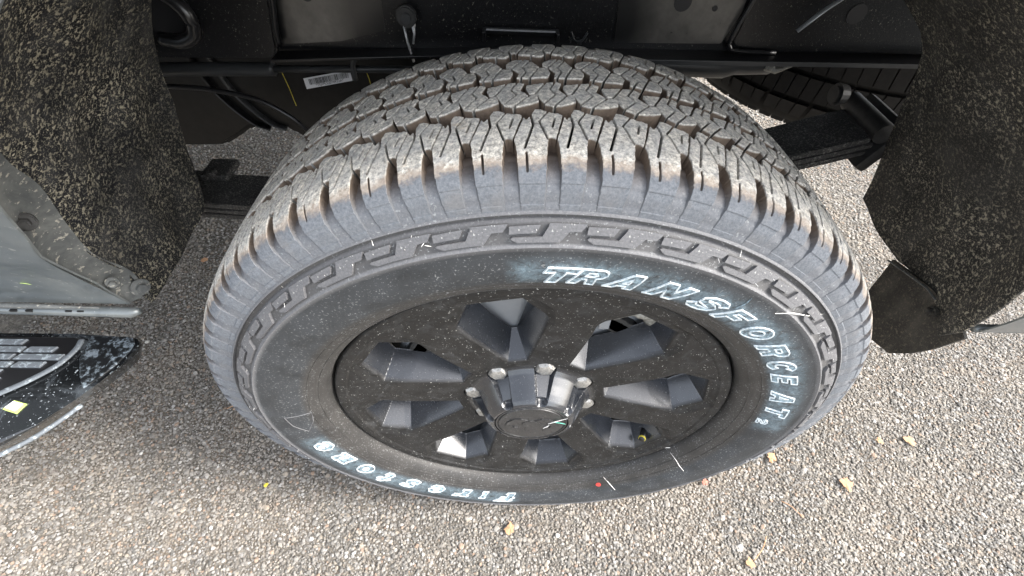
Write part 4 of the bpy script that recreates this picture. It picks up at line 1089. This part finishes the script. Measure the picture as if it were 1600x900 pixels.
# ------------------------------------------------------------------ loose bits on the ground
def bit(name, loc, rad, mat, label, cat, group=None, seed=0, el=1., z=.0055):
    r2 = random.Random(seed); bm = bmesh.new(); n_ = 14; T = []; B = []
    ph_ = r2.uniform(0, 6)
    for i in range(n_):
        a = 2*math.pi*i/n_; q = rad*(r2.uniform(.6, 1.35)); x, y_ = q*math.cos(a)*el, q*math.sin(a)
        x, y_ = x*math.cos(ph_)-y_*math.sin(ph_), x*math.sin(ph_)+y_*math.cos(ph_)
        zz = r2.uniform(0, .0016); T.append(bm.verts.new((x, y_, zz+.0008))); B.append(bm.verts.new((x, y_, zz)))
    c_ = bm.verts.new((0, 0, .0022)); c2 = bm.verts.new((0, 0, .0002))
    for i in range(n_):
        j = (i+1) % n_; bm.faces.new((T[i], T[j], c_)); bm.faces.new((B[j], B[i], c2)); bm.faces.new((T[i], B[i], B[j], T[j]))
    o = from_bm(name, bm, mat, None); o.location = (*loc, z); o['label'] = label; o['category'] = cat
    if group: o['group'] = group
    return o
G = 'dry leaf flakes on the asphalt'
bit('leaf_flake', (.562, -.013), .011, M_LEAF, 'pale orange leaf flake on the asphalt, nearest to the lower right of the tyre', 'leaf flake', G, 1)
bit('leaf_flake', (.898, .029), .011, M_LEAF, 'orange leaf flake farthest right on the asphalt, beyond its small round neighbour', 'leaf flake', G, 2)
bit('leaf_flake', (.828, .028), .0075, M_LEAF, 'small rounded orange flake just left of the rightmost leaf flake', 'leaf flake', G, 3)
bit('leaf_flake', (.704, -.068), .012, M_LEAF, 'large ragged orange leaf flake on open asphalt right of the tyre', 'leaf flake', G, 4, 1.2)
bit('leaf_flake', (-.025, -.161), .010, M_LEAF, 'orange leaf flake on the asphalt straight below the lowest lettering', 'leaf flake', G, 5)
bit('leaf_flake', (-.973, .578), .009, M_LEAF, 'brownish leaf flake in shade between the tyre and the front liner', 'leaf flake', G, 6)
bit('leaf_flake', (.443, -.218), .009, M_LEAF, 'orange leaf flake at the bottom edge, beside the brown pine needle', 'leaf flake', G, 7)
bit('red_chip', (.396, -.068), .006, M_CHIP, 'small red chip on the asphalt beside the bottom of the tyre', 'chip', None, 8)
bit('yellow_chip', (-.545, -.083), .0045, M_YEL, 'tiny yellow chip on the asphalt left of the tyre', 'chip', None, 9)
def needle(p, q, bend, label):
    bm = bmesh.new(); p = Vector(p); q = Vector(q); m = (p+q)/2+Vector(bend)
    tube(bm, smooth_path([Vector((0, 0, .006)), m-p+Vector((0, 0, .008)), q-p+Vector((0, 0, .006))], 6), .0009, 6)
    o = from_bm('pine_needle', bm, M_LEAF, None, True); o.location = p; o['label'] = label; o['category'] = 'pine needle'; o['group'] = 'dry pine needles on the asphalt'
needle((.452, -.215, 0), (.492, -.172, 0), (.004, 0, 0), 'brown pine needle at the bottom edge of the asphalt right of centre')
needle((.640, .040, 0), (.690, .075, 0), (-.006, .01, 0), 'curved brown pine needle between the two pairs of leaf flakes')
needle((-.70, .09, 0), (-.62, .12, 0), (0, .006, 0), 'thin tan pine needle near the running board tip')
needle((.548, -.105, 0), (.580, -.135, 0), (0, .004, 0), 'short brown pine needle below the nearest leaf flake')
